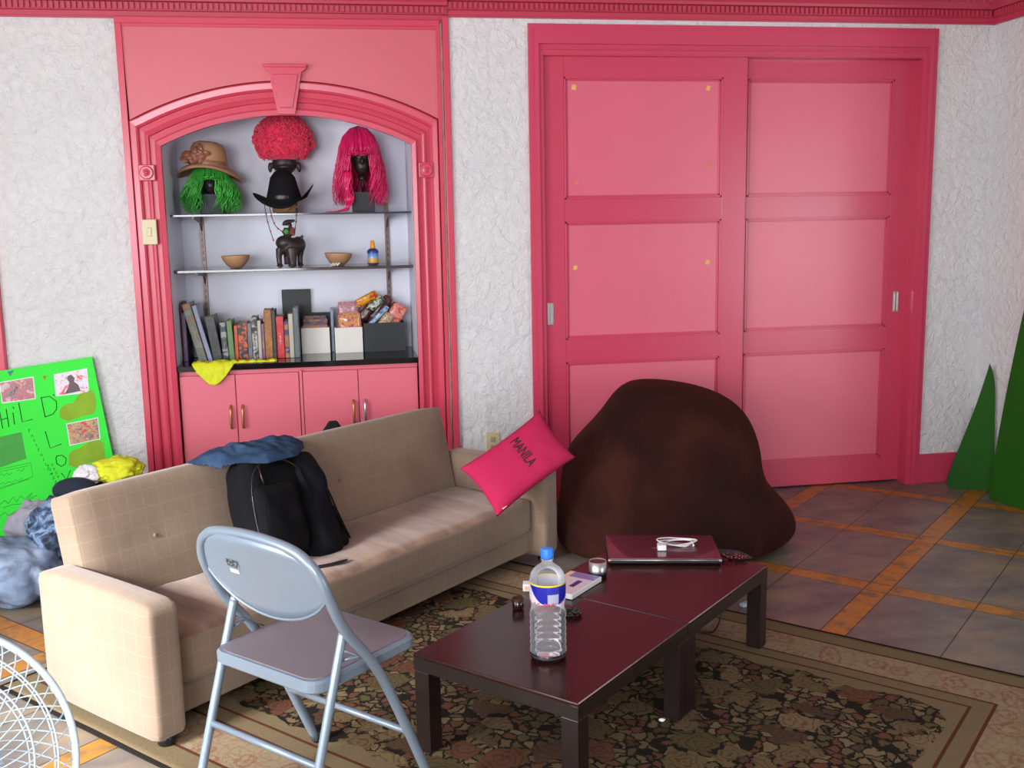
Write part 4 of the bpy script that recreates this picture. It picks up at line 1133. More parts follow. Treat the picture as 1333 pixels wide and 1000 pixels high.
# laptop
lp = thing('laptop', 'closed maroon laptop on the farther table', 'laptop', (1.035, 3.168, TH), R(-12.8))
bm = BM(); box(bm, -.188, -.001, .003, .188, .246, .014, .003); link('base', bm, M_black, lp)
n = NT('maroon_laptop_lid'); n.base(n.mix(n.noise(n.coord(), 3, 2), rgb(74, 22, 34), rgb(96, 34, 48))); n.b.inputs['Roughness'].default_value = .28; n.b.inputs['Coat Weight'].default_value = .6
bm = BM(); box(bm, -.190, -.003, .0145, .190, .250, .0245, .004, 3); lid = link('lid', bm, n.m, lp)
bm = BM(); tube(bm, [(-.186, -.0035, .0165), (.186, -.0035, .0165)], .0018, 8); link('silver_front_edge', bm, M_silver, lp)
bm = BM(); box(bm, .180, -.006, .012, .190, .002, .0195, .002); link('corner_trim', bm, M_silver, lp); bm = BM(); box(bm, -.190, -.006, .012, -.180, .002, .0195, .002); link('corner_trim', bm, M_silver, lp)
bm = BM(); box(bm, -.036, .096, .0245, .012, .108, .0249, .0); link('faint_logo', bm, simple('faint_red_grey_print', rgb(132, 66, 76), .3), lid)
for x in (-.16, .16):
    for y in (.02, .22):
        bm = BM(); lathe(bm, [(.008, 0), (.008, .004)], 12, T(x, y, .0005)); link('foot', bm, M_black, lp)
# white charger lead coiled on the lid
ch = thing('charging_cable', 'white coiled cable with plug on top of the laptop', 'cable', (1.100, 3.275, TH + .0250), R(-12.8)); ch.scale = (1.25, 1.25, 1.1)
bm = BM()
for k in range(3):
    P = [(.012 + (.042 + .004 * k) * math.cos(a) + .006 * math.sin(3 * a + k), .020 + (.026 + .003 * k) * math.sin(a), .003 + .004 * k + .003 * math.sin(2 * a + k)) for a in [2 * math.pi * i / 28 for i in range(28)]]
    tube(bm, P, .0019, 6, closed=True)
tube(bm, smoothpath([(-.020, .010, .006), (-.032, -.010, .006), (-.034, -.022, .007)], 4), .0020, 6)
tube(bm, smoothpath([(.052, .022, .010), (.056, .002, .006), (.055, -.006, .004)], 4), .0026, 6)
link('lead', bm, M_white, ch)
bm = BM(); box(bm, -.046, -.042, .0005, -.022, -.014, .018, .003); link('plug', bm, M_white, ch)
# red and dark beads by the laptop corner
bm = BM(); rnd = random.Random(9); p = Vector((0, 0, .006))
for k in range(34):
    a = k * .55; q = Vector((.030 * math.cos(a) * (1 - k / 60) + .0015 * k, .018 * math.sin(a), .0055 + .004 * rnd.random() + .010 * max(0, math.sin(a * .5)))); ellipsoid(bm, q, (.0052, .0052, .0052), 1)
o = link('bead_necklace', bm, simple('dark_red_beads', rgb(84, 20, 20), .2, var=.5, nscale=50, coat=.4), loc=(1.262, 3.170, TH)); tag(o, 'string of dark red beads at the right corner of the laptop', 'necklace')
heap('dark_pouch', [(1.255, 3.27), (1.32, 3.235), (1.345, 3.17), (1.31, 3.16), (1.275, 3.205), (1.24, 3.225)], TH, .020, simple('slate_cloth', rgb(36, 42, 50), .8), 6.1, 'dark slate cloth pouch at the far table corner behind the beads', 'pouch', .6, 22)
# black lead hanging from the table to the rug
bm = BM(); tube(bm, smoothpath([(1.30, 3.255, .245), (1.285, 3.262, .15), (1.27, 3.25, .06), (1.235, 3.225, .014), (1.19, 3.23, .013), (1.12, 3.26, .013), (1.05, 3.22, .013)], 8), .0032, 6)
tag(link('power_cable', bm, M_black), 'thin black cable drooping from the farther table to the rug', 'cable')
bm = BM(); ellipsoid(bm, (.86, 2.648, .014), (.010, .007, .005), 2, nz=.5); tag(link('paper_scrap', bm, M_white), 'tiny white scrap on the rug beside the middle table legs', 'litter')
bm = BM(); box(bm, -.022, -.012, 0, .022, .012, .014, .003, M=T(1.445, 3.452, .001) @ rotz(.4)); tag(link('cable_adapter', bm, simple('pale_blue_plastic', rgb(150, 170, 186), .4)), 'pale blue adapter on the tiles behind the farther table', 'adapter')
# ------------------------------------------------------------------ books on the worktop
WT = .7955
def spine_mat(name, cols, kind=0, scale=9):
    n = NT(name); co = n.coord(); sp = n.new('ShaderNodeSeparateXYZ'); n.link(co, sp.inputs[0])
    if kind == 0: n.base(n.mix(n.noise(co, scale * 3, 3), cols[0], cols[-1]))
    elif kind == 1:   # bands up the spine
        f = n.noise(n.mapping(co, scale=(.5, .5, 1)), scale * 2, 2, .5)
        n.base(n.ramp(f, [(.36 + .28 * i / max(1, len(cols) - 1), c) for i, c in enumerate(cols)], 'CONSTANT'))
    else:             # printed patches
        f = n.noise(co, scale * 4, 3, .5, 1.0)
        n.base(n.ramp(f, [(.40 + .14 * i / max(1, len(cols) - 1), c) for i, c in enumerate(cols)]))
    n.b.inputs['Roughness'].default_value = .42; return n.m
M_pages = simple('yellowed_book_pages', rgb(206, 196, 176), .9, var=.1, nscale=40)
def book(x0, x1, h, lean, cols, kind, label, y0=5.075, dep=.15):
    t = thing('book', label, 'book', (x0, y0, WT), 0, 'books standing on the niche worktop')
    w = x1 - x0; Rm = Matrix.Rotation(R(-lean), 4, 'Y') if lean >= 0 else Matrix.Rotation(R(-lean), 4, 'Y')
    off = T(0, 0, w * math.sin(abs(R(lean))) if lean > 0 else 0)
    # lean > 0: the top tips to the left, the book stands on its lower right edge
    if lean > 0: Mx = T(w, 0, .0005) @ Rm @ T(-w, 0, 0)
    else: Mx = T(0, 0, .0005)
    m = spine_mat('book_cover', cols, kind)
    b = BM(); c_ = min(.0022, w * .12)
    box(b, 0, 0, 0, w, c_ * 1.6, h, c_ * .6, 2); box(b, 0, 0, 0, c_, dep, h); box(b, w - c_, 0, 0, w, dep, h)
    bmesh.ops.transform(b, matrix=Mx, verts=b.verts); link('cover', b, m, t)
    b = BM(); box(b, c_, c_, .003, w - c_, dep - .003, h - .003); bmesh.ops.transform(b, matrix=Mx, verts=b.verts); link('pages', b, M_pages, t)
    if w > .010:
        b = BM(); z1 = h * .62; box(b, w * .30, -.0006, h * .30, w * .62, .0004, z1); bmesh.ops.transform(b, matrix=Mx, verts=b.verts)
        link('spine_print', b, spine_mat('spine_print', [cols[-1], cols[0]], 2, 22), t)
    return t
g = rgb
book(-.7705, -.762, .282, 0, [g(122, 30, 40), g(96, 24, 34)], 0, 'tall dark red book added for a reddish reflection on the left niche side', 5.13)  # added book shape stands in for a red reflection on the side wall
book(-.7605, -.7430, .236, 0, [g(92, 66, 118), g(84, 60, 110), g(196, 118, 60)], 1, 'purple spined book with an orange top next to the red one', 5.09)
book(-.735, -.712, .235, 0, [g(20, 18, 22), g(30, 24, 28)], 0, 'black book standing behind the tilted grey green book', 5.235, .12)
book(-.690, -.652, .292, 13, [g(128, 126, 116), g(104, 112, 92), g(150, 96, 60), g(118, 120, 110)], 1, 'thick grey green book tilting left, tallest of the row')
book(-.646, -.626, .280, 13.2, [g(124, 132, 162), g(150, 156, 180)], 0, 'slim blue grey book tilting left beside the thick grey green one')
book(-.622, -.580, .222, 8, [g(34, 34, 38), g(52, 50, 54), g(30, 32, 36)], 1, 'broad charcoal book tilting left, right of the slim blue grey one')
book(-.577, -.550, .185, 2.5, [g(48, 50, 56), g(138, 140, 146), g(110, 112, 118)], 1, 'grey book with a pale spine label left of the green one')
book(-.547, -.522, .192, 2, [g(84, 124, 66), g(92, 132, 70)], 0, 'plain leaf green book in the middle of the left half')
book(-.519, -.503, .168, 0, [g(196, 80, 28), g(176, 66, 24)], 0, 'narrow orange book right of the green one')
book(-.501, -.458, .178, 0, [g(26, 22, 24), g(30, 24, 24), g(204, 84, 30)], 2, 'black book with flame orange pattern on its spine')
book(-.456, -.437, .176, 0, [g(108, 112, 122), g(50, 70, 100)], 1, 'slim grey and blue book right of the flame patterned one')
book(-.435, -.410, .205, 0, [g(24, 24, 26), g(180, 178, 176)], 2, 'black and white patterned book in the row')
book(-.408, -.392, .188, 0, [g(190, 180, 166), g(176, 164, 150)], 0, 'slim cream book left of the thick brown one')
book(-.390, -.377, .172, 0, [g(118, 84, 110), g(196, 170, 50)], 1, 'slim mauve and yellow book touching the thick brown one')
book(-.375, -.340, .238, 0, [g(152, 92, 34), g(134, 76, 30), g(176, 112, 30)], 2, 'thick ochre brown book rising above its neighbours')
book(-.338, -.322, .236, 0, [g(50, 38, 36), g(84, 60, 36)], 1, 'dark brown book as tall as the ochre one, left of the red book')
book(-.318, -.284, .205, 0, [g(190, 24, 34), g(206, 30, 38), g(222, 150, 132)], 1, 'bright red book with pale lettering patches')
book(-.281, -.262, .180, 0, [g(170, 110, 70), g(60, 52, 100), g(130, 50, 56)], 1, 'orange and blue banded paperback right of the red book')
book(-.260, -.238, .216, 0, [g(188, 182, 164), g(172, 166, 148)], 0, 'cream book left of the grey teal one')
book(-.236, -.212, .246, 0, [g(92, 104, 110), g(70, 82, 88)], 1, 'grey teal book at the right end of the row')
book(-.058, -.044, .222, 0, [g(140, 150, 172), g(120, 128, 150)], 0, 'slim pale blue book wedged between the two white boxes', 5.24, .10)
bm = BM(); box(bm, -.300, 5.352, WT, -.156, 5.372, 1.112, .002)
bk = link('display_board', bm, simple('black_green_board', rgb(20, 28, 26), .5, var=.1)); tag(bk, 'tall black green board standing behind the books and first white box', 'board')

# storage boxes
def obox(name, label, x0, x1, y0, y1, h, mat, wall=.004, back=None, bmat=None):
    t = thing(name, label, 'box', (x0, y0, WT))
    b = BM(); X, Y = x1 - x0, y1 - y0
    box(b, 0, 0, 0, X, wall, h); box(b, 0, Y - wall, 0, X, Y, h); box(b, 0, wall, 0, wall, Y - wall, h); box(b, X - wall, wall, 0, X, Y - wall, h); box(b, 0, wall, 0, X, Y - wall, wall)
    link('tray', b, mat, t)
    if back:
        b = BM(); box(b, .004, Y - .004, .0, X + .004, Y + .004, back); link('back_flap', b, bmat, t)
    return t
M_wbox = simple('off_white_card', rgb(226, 222, 214), .6, var=.03)
M_kbox = simple('charcoal_card', rgb(38, 40, 46), .6, var=.1)
obox('storage_box', 'white card box filled with discs, left of the pair of white boxes', -.206, -.066, 5.21, 5.345, .130, M_wbox, back=.196, bmat=M_kbox)
obox('storage_box', 'white card box filled with clear snack bags, left of the charcoal box', -.040, .098, 5.19, 5.33, .128, M_wbox)
obox('storage_box', 'charcoal card box filled with packets at the right end of the worktop', .105, .312, 5.19, 5.335, .146, M_kbox)
rnd = random.Random(3)
dc = [g(142, 92, 84), g(110, 74, 92), g(168, 104, 66), g(96, 84, 120), g(60, 50, 60), g(176, 128, 104)]
dn = ['rust red', 'plum', 'orange tan', 'violet grey', 'dark', 'pale tan']; dp = ['front of', 'second from the front in', 'third from the front in', 'fourth from the front in', 'fifth from the front in', 'back of']
for i in range(6):
    b = BM(); y = 5.222 + i * .0185; box(b, -.198 + .004 * (i % 2), y, WT + .0045, -.074 - .003 * (i % 3), y + .011, WT + .142 + .008 * i, .001)
    tag(link('disc_case', b, spine_mat('printed_disc_case', [dc[i], dc[(i + 2) % 6]], 2, 12)), '%s disc case at the %s the left white box' % (dn[i], dp[i]), 'disc case', 'disc cases in the white box')
def packet(label, c, sx, sy, sz, rot, cols, s=16, gloss_=.25, name='snack_packet'):
    t = softbox(sx, sy, sz, min(sx, sy, sz) * .45, 9, (0, .004, 0))
    for v in t.verts:
        e = abs(v.co.z) / (sz / 2)
        if e > .86: v.co.y *= .25
        v.co += Vector((0, noise.noise(v.co * 40 + Vector(c) * 30), 0)) * .005
    m = spine_mat('printed_wrapper', cols, 2, s); m.node_tree.nodes['Principled BSDF'].inputs['Roughness'].default_value = gloss_
    bmesh.ops.transform(t, matrix=T(*c) @ Matrix.Rotation(R(rot), 4, 'Y'), verts=t.verts)
    return tag(link(name, t, m, smooth=True), label, 'packet', 'packets in the boxes on the worktop')
packet('mauve clear packet standing at the back of the right white box', (.030, 5.290, WT + .165), .105, .016, .17, 3, [g(186, 130, 140), g(206, 160, 170), g(170, 110, 120)])
packet('orange snack bag in clear film at the front of the right white box', (.040, 5.225, WT + .125), .115, .034, .150, -5, [g(226, 150, 80), g(206, 120, 60), g(232, 190, 130), g(176, 90, 100)], 22, .12)
packet('dark brown packet leaning out of the right white box towards the charcoal box', (.100, 5.262, WT + .170), .055, .020, .150, 42, [g(74, 40, 40), g(110, 56, 56), g(48, 30, 30)])
packet('yellow and orange packet, topmost over the boxes', (.128, 5.285, WT + .262), .044, .016, .118, 64, [g(226, 130, 30), g(230, 190, 40), g(200, 70, 30)])
packet('dark green packet slanting beneath the yellow one', (.152, 5.262, WT + .222), .040, .018, .150, 52, [g(40, 66, 40), g(90, 110, 80), g(190, 190, 180)])
packet('dark maroon packet slanting against the shelf standard', (.190, 5.285, WT + .205), .050, .018, .165, 40, [g(90, 44, 50), g(120, 70, 70), g(60, 30, 34)])
packet('blue slim packet slanting in the charcoal box', (.178, 5.228, WT + .172), .026, .014, .150, 46, [g(56, 112, 170), g(90, 140, 190), g(170, 190, 210)])
packet('gold speckled packet at the front of the charcoal box', (.205, 5.215, WT + .140), .050, .016, .120, 40, [g(190, 140, 60), g(232, 220, 200), g(150, 100, 60)], 34)
packet('salmon pink packet with an orange border, rightmost of all', (.268, 5.240, WT + .175), .074, .018, .130, 32, [g(216, 130, 122), g(226, 150, 140), g(200, 80, 50)])
packet('black ended packet between the blue and salmon packets', (.232, 5.262, WT + .180), .026, .014, .150, 36, [g(44, 34, 40), g(110, 50, 54)])

# acid yellow garment hanging over the worktop edge
M_yel = simple('acid_yellow_nylon', rgb(214, 220, 32), .75, var=.10, nscale=16, bump=.6, bscale=30)
def ycloth():
    bm = BM(); rows = []
    N1, N2 = 60, 22
    top = lambda s: (-.702 + .385 * s)
    for i in range(N1 + 1):
        s = i / N1; x = top(s)
        drop = .105 * math.exp(-((s - .24) / .14) ** 2) * (1 if s < .24 else 1) + .0
        drop = .098 * math.sin(math.pi * min(1, s / .50) ** .9) ** .75 if s < .50 else 0
        wd = .050 + .03 * math.sin(s * 9) * (s < .6) if s < .6 else .030
        row = []
        for j in range(N2 + 1):
            t = j / N2; L = t * (wd + drop)
            nzv = abs(noise.noise(Vector((x * 26, L * 20, 2)))) * .020 + abs(noise.noise(Vector((x * 60, L * 30, 5)))) * .008
            if L < wd: y, z = 4.965 - (L / wd) * (.054), WT + .006 + nzv * (1.0 if 0 < s < 1 else 0)
            else:
                dd = L - wd; y, z = 4.911 - min(.010, dd * .6) - nzv * .8, WT + .006 - dd
                x_ = x + dd * (.35 * (0.30 - s))
            row.append(Vector((x if L < wd else x + (L - wd) * .9 * (.28 - s) * 1.2, y, z)))
        rows.append([bm.verts.new(p) for p in row])
    for A, B in zip(rows, rows[1:]):
        for j in range(N2): bm.faces.new([A[j], A[j + 1], B[j + 1], B[j]])
    o = link('yellow_garment', bm, M_yel, smooth=True); m = o.modifiers.new('thick', 'SOLIDIFY'); m.thickness = .005; m.offset = 1
    tag(o, 'acid yellow garment hanging over the front edge of the worktop', 'garment')
ycloth()

# ------------------------------------------------------------------ lower glass shelf
S2 = 1.2368
M_bowl = simple('turned_pale_wood', rgb(176, 134, 98), .5, var=.12, nscale=22)
def bowl(label, x, y, tilt):
    b = BM(); lathe(b, [(0, .001), (.024, .001), (.030, .004), (.048, .020), (.062, .040), (.068, .060), (.0675, .0615), (.065, .060), (.058, .040), (.044, .022), (.026, .009), (0, .008)], 48, cap=False)
    for v in b.verts:
        if v.co.z > .045: v.co.z += v.co.x * tilt
    o = link('wooden_bowl', b, M_bowl, loc=(x, y, S2)); return tag(o, label, 'bowl', 'wooden bowls on the lower shelf')
bowl('turned wooden bowl left of the animal carving', -.498, 5.15, .02)
bowl('turned wooden bowl right of the animal carving with a shell before it', -.004, 5.16, -.05)
b = BM(); rnd = random.Random(2)
for k in range(9): ellipsoid(b, (-.034 + k * .0045, .002 * math.sin(k * 2), .006 + .004 * (k % 3)), (.006, .0055, .006), 1, nz=.5, ns=3)
tag(link('shell_ornament', b, simple('white_shell', rgb(214, 210, 200), .4, var=.2, nscale=60), loc=(-.004, 5.065, S2)), 'small white shell ornament in front of the right wooden bowl', 'ornament')
sb = thing('sunscreen_bottle', 'blue sunscreen spray bottle with an orange cap on the lower shelf', 'bottle', (.164, 5.13, S2))
b = BM(); lathe(b, [(0, .001), (.024, .001), (.028, .006), (.0285, .020), (.0265, .030), (.0265, .052), (.029, .062), (.028, .070), (.020, .078), (.013, .081), (0, .081)], 32, cap=False)
n = NT('blue_and_gold_bottle'); sp = n.new('ShaderNodeSeparateXYZ'); n.link(n.coord(), sp.inputs[0]); zz = sp.outputs[2]
cc = n.ramp(n.math('DIVIDE', zz, .08), [(0, g(40, 60, 110)), (.12, g(40, 60, 110)), (.13, g(200, 150, 50)), (.40, g(206, 160, 60)), (.42, g(130, 170, 220)), (.70, g(90, 130, 190)), (.74, g(36, 56, 120))], 'LINEAR'); n.base(cc); n.b.inputs['Roughness'].default_value = .3
link('body', b, n.m, sb)
b = BM(); lathe(b, [(0, .120), (.0075, .120), (.0095, .117), (.0125, .092), (.0140, .0808), (0, .0808)], 28, cap=False); link('cap', b, simple('amber_orange_cap', g(226, 148, 40), .3), sb)

# carved wooden animal with a small rider figure on its back
def carve(name, parts, mat, parent, vox=.003):
    b = BM()
    for kind, a in parts:
        if kind == 'e': ellipsoid(b, a[0], a[1], 3)
        else:
            tb_ = BM(); tube(tb_, [Vector(p) for p in a[0]], a[1], 12); merge(b, tb_)
    o = link(name, b, mat, parent); remesh(o, vox, True, 4); return o
M_carv = simple('dark_carved_wood', g(52, 42, 38), .42, var=.25, nscale=30, bump=.3, bscale=90)
fig = thing('carved_animal', 'dark carved wooden four legged animal with a humped back, lower shelf centre', 'figurine', (-.236, 5.14, S2))
carve('body', [('e', ((.0, 0, .098), (.062, .060, .046))), ('e', ((-.022, -.02, .118), (.045, .045, .036))), ('e', ((.040, .02, .105), (.036, .050, .042))),
  ('t', ([(-.048, -.02, .09), (-.054, -.02, .05), (-.052, -.022, .010)], [.020, .0145, .012])), ('e', ((-.050, -.026, .008), (.016, .020, .008))),
  ('t', ([(.008, -.04, .09), (.010, -.046, .05), (.012, -.048, .010)], [.030, .024, .017])), ('e', ((.010, -.050, .008), (.022, .022, .008))),
  ('t', ([(.052, .01, .09), (.046, .012, .05), (.044, .012, .010)], [.019, .014, .012])), ('e', ((.046, .008, .008), (.016, .019, .008))),
  ('t', ([(-.02, .04, .09), (-.02, .045, .05), (-.02, .045, .010)], [.020, .015, .013])),
  ('t', ([(.052, .0, .13), (.060, 0, .146), (.066, 0, .150)], [.010, .007, .008]))], M_carv, fig)
rd = thing('rider_ornament', 'small dark figure with a curved cap and green chest riding the carved animal', 'ornament', (-.236, 5.12, S2 + .150))
carve('body', [('e', ((-.006, .004, .018), (.024, .020, .030))), ('e', ((.0, .002, .050), (.017, .016, .018))), ('t', ([(-.012, 0, .03), (-.034, -.002, .018)], [.007, .004]))], M_carv, rd, .0025)
b = BM(); tube(b, smoothpath([(-.028, -.006, .052), (-.014, -.004, .064), (.010, 0, .070), (.030, .004, .074)], 5), [.004, .006, .009, .011, .013, .014, .014, .014, .013, .012, .011, .010, .009, .008, .007, .005], 12, flat=.8); link('curved_cap', b, M_carv, rd)
b = BM(); ellipsoid(b, (-.012, -.016, .022), (.013, .008, .014), 2); link('green_chest', b, simple('leaf_green_paint', g(70, 150, 50), .5), rd)
b = BM(); ellipsoid(b, (-.010, -.014, .045), (.012, .007, .006), 2); link('white_muzzle', b, simple('white_paint', g(226, 226, 220), .5), rd)
b = BM(); ellipsoid(b, (.018, -.012, .022), (.014, .008, .022), 2, nz=.4); link('red_brown_wrap', b, simple('rust_cloth', g(120, 56, 44), .8, var=.3, nscale=60), rd)

# ------------------------------------------------------------------ upper glass shelf: heads, wigs and hats
S1 = 1.4948
M_head = simple('dark_head_form', g(34, 27, 29), .45, var=.15)
M_block = simple('black_block', g(34, 36, 42), .6)
def head_stand(label, x, y, hz, bw=.108, tilt=0):
    t = thing('mannequin_head', label, 'mannequin head', (x, y, S1), 0, 'dark mannequin heads on black blocks')
    b = BM(); box(b, -bw / 2, -.045, .0, bw / 2, .045, .098, .002); link('block', b, M_block, t)
    b = BM(); tube(b, [(0, 0, .096), (0, 0, hz - .05)], .0065, 12); link('rod', b, M_head, t)
    carve('head', [('e', ((0, .010, hz + .035), (.052, .062, .062))), ('e', ((0, -.012, hz - .010), (.038, .042, .050))), ('e', ((0, -.052, hz + .010), (.008, .014, .018))), ('e', ((0, -.046, hz - .022), (.016, .010, .006))),
                   ('e', ((-.018, -.044, hz + .028), (.010, .008, .004))), ('e', ((.018, -.044, hz + .028), (.010, .008, .004))), ('t', ([(0, .01, hz - .08), (0, .01, hz - .02)], [.020, .026]))], M_head, t, .004)
    return t
def strands(name, label, c, n, rx, ry, zt, zb, mat, seed, r=.0016, wave=.010, gap=.6, flare=1.15, group='party wigs', pony=None, cap=True, parent=None):
    """wig: a cap of hair plus hundreds of falling locks, with the face left free"""
    rn = random.Random(seed); b = BM()
    def lock(a, top, bot, out, rr, sway):
        pts = []
        K = 11
        for k in range(K):
            t_ = k / (K - 1)
            if t_ < .35:
                u = t_ / .35; rad = math.sin(u * math.pi / 2); z = top - (1 - math.cos(u * math.pi / 2)) * (top - zt + .0) 
            else:
                u = (t_ - .35) / .65; rad = 1 + (out - 1) * math.sin(u * math.pi * .75); z = zt + (bot - zt) * u
            wv = wave * (t_ ** 1.2)
            pts.append(Vector((c[0] + rx * rad * math.cos(a) + wv * math.sin(sway + t_ * 9), c[1] + ry * rad * math.sin(a) + wv * math.cos(sway * 1.3 + t_ * 8), z)))
        tube(b, pts, [rr * (1 if k < K - 2 else .5) for k in range(K)], 4, flat=.5)
    for i in range(n):
        a = rn.uniform(0, 2 * math.pi)
        da = abs(((a + math.pi / 2 + math.pi) % (2 * math.pi)) - math.pi)       # angle from the face direction (-Y)
        bot = zb + rn.uniform(0, .05)
        if da < gap: bot = zt - rn.uniform(.0, .018) if rn.random() < .45 else None
        if bot is None: continue
        lock(a, c[2] + rn.uniform(-.004, .006), bot, flare * rn.uniform(.82, 1.12), r * rn.uniform(.7, 1.6), rn.uniform(0, 6.28))
    if pony:
        for i in range(pony[1]):
            o_ = Vector((rn.uniform(-1, 1), rn.uniform(-1, 1), 0)) * .016
            tube(b, [Vector(p) + o_ * (1 + .5 * math.sin(k)) for k, p in enumerate(smoothpath(pony[0], 4))], r * 1.4, 4)
    if cap: ellipsoid(b, (c[0], c[1], zt), (rx * .97, ry * .97, c[2] - zt), 3)
    if cap:
        for v in list(b.verts)[-162:]:
            if v.co.z < zt - .01 and v.co.y < c[1]: v.co.z = zt - .01
    return tag(link(name, b, mat, smooth=True), label, 'wig', group)
# green tinsel wig with the tan hat
head_stand('dark mannequin head on a black block under the tan hat', -.590, 5.16, .155)
M_gw = simple('shiny_green_tinsel', g(70, 176, 66), .22, metal=.2, var=.5, nscale=60)
strands('green_wig', 'long shiny green tinsel wig under the tan hat', (-.596, 5.165, S1 + .235), 640, .088, .078, S1 + .175, S1 + .004, M_gw, 11, .0020, .022, .34, 1.38)
M_hat = simple('tan_felt', g(168, 126, 92), .85, var=.08, bump=.3, bscale=120)
M_flower = simple('brown_satin', g(138, 86, 62), .4, var=.25, nscale=30)
ht = thing('brimmed_hat', 'tan felt hat with a brown satin flower on the green wig', 'hat', (-.596, 5.16, S1 + .212))
b = BM(); lathe(b, [(.150, -.008), (.146, .004), (.120, .012), (.095, .016), (.088, .024), (.086, .060), (.080, .098), (.066, .122), (.040, .132), (0, .134), (0, .130), (.062, .118), (.080, .060), (.083, .016), (.12, .006), (.148, -.010)], 64, cap=False)
for v in b.verts:
    rr = math.hypot(v.co.x, v.co.y)
    if rr > .09: v.co.z -= .045 * ((rr - .09) / .06) ** 1.5 * (abs(v.co.x) / rr) ** 2 - .012 * (v.co.y < 0) * ((rr - .09) / .06)
    v.co.z += v.co.x * -.10
link('felt', b, M_hat, ht, smooth=True)
b = BM(); lathe(b, [(.0885, .018), (.0895, .022), (.088, .040), (.0865, .044)], 64, cap=False)
for v in b.verts: v.co.z += v.co.x * -.10
link('band', b, M_flower, ht)
b = BM(); rn = random.Random(8)
for k in range(13):
    a = k * 2.4; rr = .012 + .0035 * k; t = BM(); bmesh.ops.create_uvsphere(t, u_segments=12, v_segments=8, radius=1)
    for v in t.verts: v.co = Vector((v.co.x * .026, v.co.y * .007, v.co.z * .016)); v.co.y += .010 * (v.co.x / .026) ** 2
    for f in t.faces: f.smooth = True
    merge(b, t, T(-.045 + rr * math.cos(a) * 1.15, -.092 + .0006 * k, .062 + rr * math.sin(a) * .62) @ Matrix.Rotation(a, 4, 'Y') @ Matrix.Rotation(.5, 4, 'X'))
link('satin_flower', b, M_flower, ht)

# pink tinsel wig on the right
head_stand('dark mannequin head on a black block inside the magenta wig', .128, 5.16, .235)
M_pw = simple('shiny_magenta_hair', g(232, 34, 104), .28, metal=.1, var=.35, nscale=50)
strands('magenta_wig', 'long straight magenta wig with one lock trailing on the glass shelf', (.118, 5.165, S1 + .410), 760, .096, .082, S1 + .285, S1 + .030, M_pw, 21, .0018, .024, .52, 1.16,
        pony=([(.060, 5.10, S1 + .20), (.050, 5.09, S1 + .12), (.062, 5.09, S1 + .06), (.045, 5.09, S1 + .018), (.010, 5.09, S1 + .006), (-.03, 5.09, S1 + .004)], 46))

# tan head wearing the black cowboy hat
th_ = thing('wooden_bust', 'tan carved wooden bust under the black cowboy hat', 'wooden bust', (-.250, 5.10, S1))
carve('head', [('e', ((0, .01, .055), (.062, .055, .058))), ('t', ([(0, .01, .004), (0, .01, .05)], [.058, .060])), ('e', ((0, -.045, .030), (.034, .018, .022)))], simple('tan_and_dark_carved_wood', g(138, 104, 72), .5, var=.5, nscale=14), th_, .004)
M_blackfelt = simple('black_felt', g(15, 14, 16), .85, var=.2, spec=.2)
ch_ = thing('cowboy_hat', 'black cowboy hat with upturned brim between the two wigs', 'hat', (-.250, 5.10, S1 + .066)); ch_.rotation_euler = (R(7), 0, R(-6))
b = BM(); lathe(b, [(.132, .0), (.128, .004), (.100, .002), (.076, .006), (.073, .020), (.070, .060), (.060, .105), (.044, .132), (.020, .140), (0, .136), (0, .130), (.040, .124), (.066, .060), (.070, .006), (.10, -.003), (.130, -.003)], 72, cap=False)
for v in b.verts:
    rr = math.hypot(v.co.x, v.co.y)
    if rr > .072:
        k = (rr - .072) / .06; sx = v.co.x / rr; v.co.z += .075 * k ** 2.3 * sx * sx * (1.0 if sx > 0 else .45) - .030 * k * (1 - sx * sx); v.co.y *= 1 - .15 * k
        v.co.x *= 1.10
    elif v.co.z > .10: v.co.x *= .80 + .2 * (.14 - v.co.z) / .04
link('felt', b, M_blackfelt, ch_, smooth=True)
b = BM(); lathe(b, [(.0745, .008), (.0750, .014), (.0735, .024), (.0725, .028)], 64, cap=False); link('band', b, M_black, ch_)
# tall dark bust behind, with the red afro
bu = thing('mannequin_head', 'tall dark bust behind the cowboy hat, wearing the red curly wig', 'mannequin head', (-.246, 5.255, S1))
b = BM(); box(b, -.05, -.045, 0, .05, .045, .075, .002); link('block', b, M_block, bu)
carve('head', [('t', ([(0, 0, .07), (0, 0, .20)], [.030, .024])), ('e', ((0, -.01, .245), (.060, .055, .058))), ('e', ((0, 0, .32), (.075, .075, .075))), ('e', ((-.070, -.01, .225), (.011, .014, .026))), ('e', ((.070, -.01, .225), (.011, .014, .026))), ('e', ((0, -.055, .225), (.030, .016, .012)))], M_head, bu, .004)
M_afro = simple('scarlet_curly_hair', g(240, 34, 84), .7, var=.25, nscale=50, sheen=.3)
b = BM(); rn = random.Random(12); t = BM()
cA = Vector((-.246, 5.235, S1 + .356)); RA = Vector((.140, .100, .118))
ellipsoid(b, cA, RA * .90, 4)
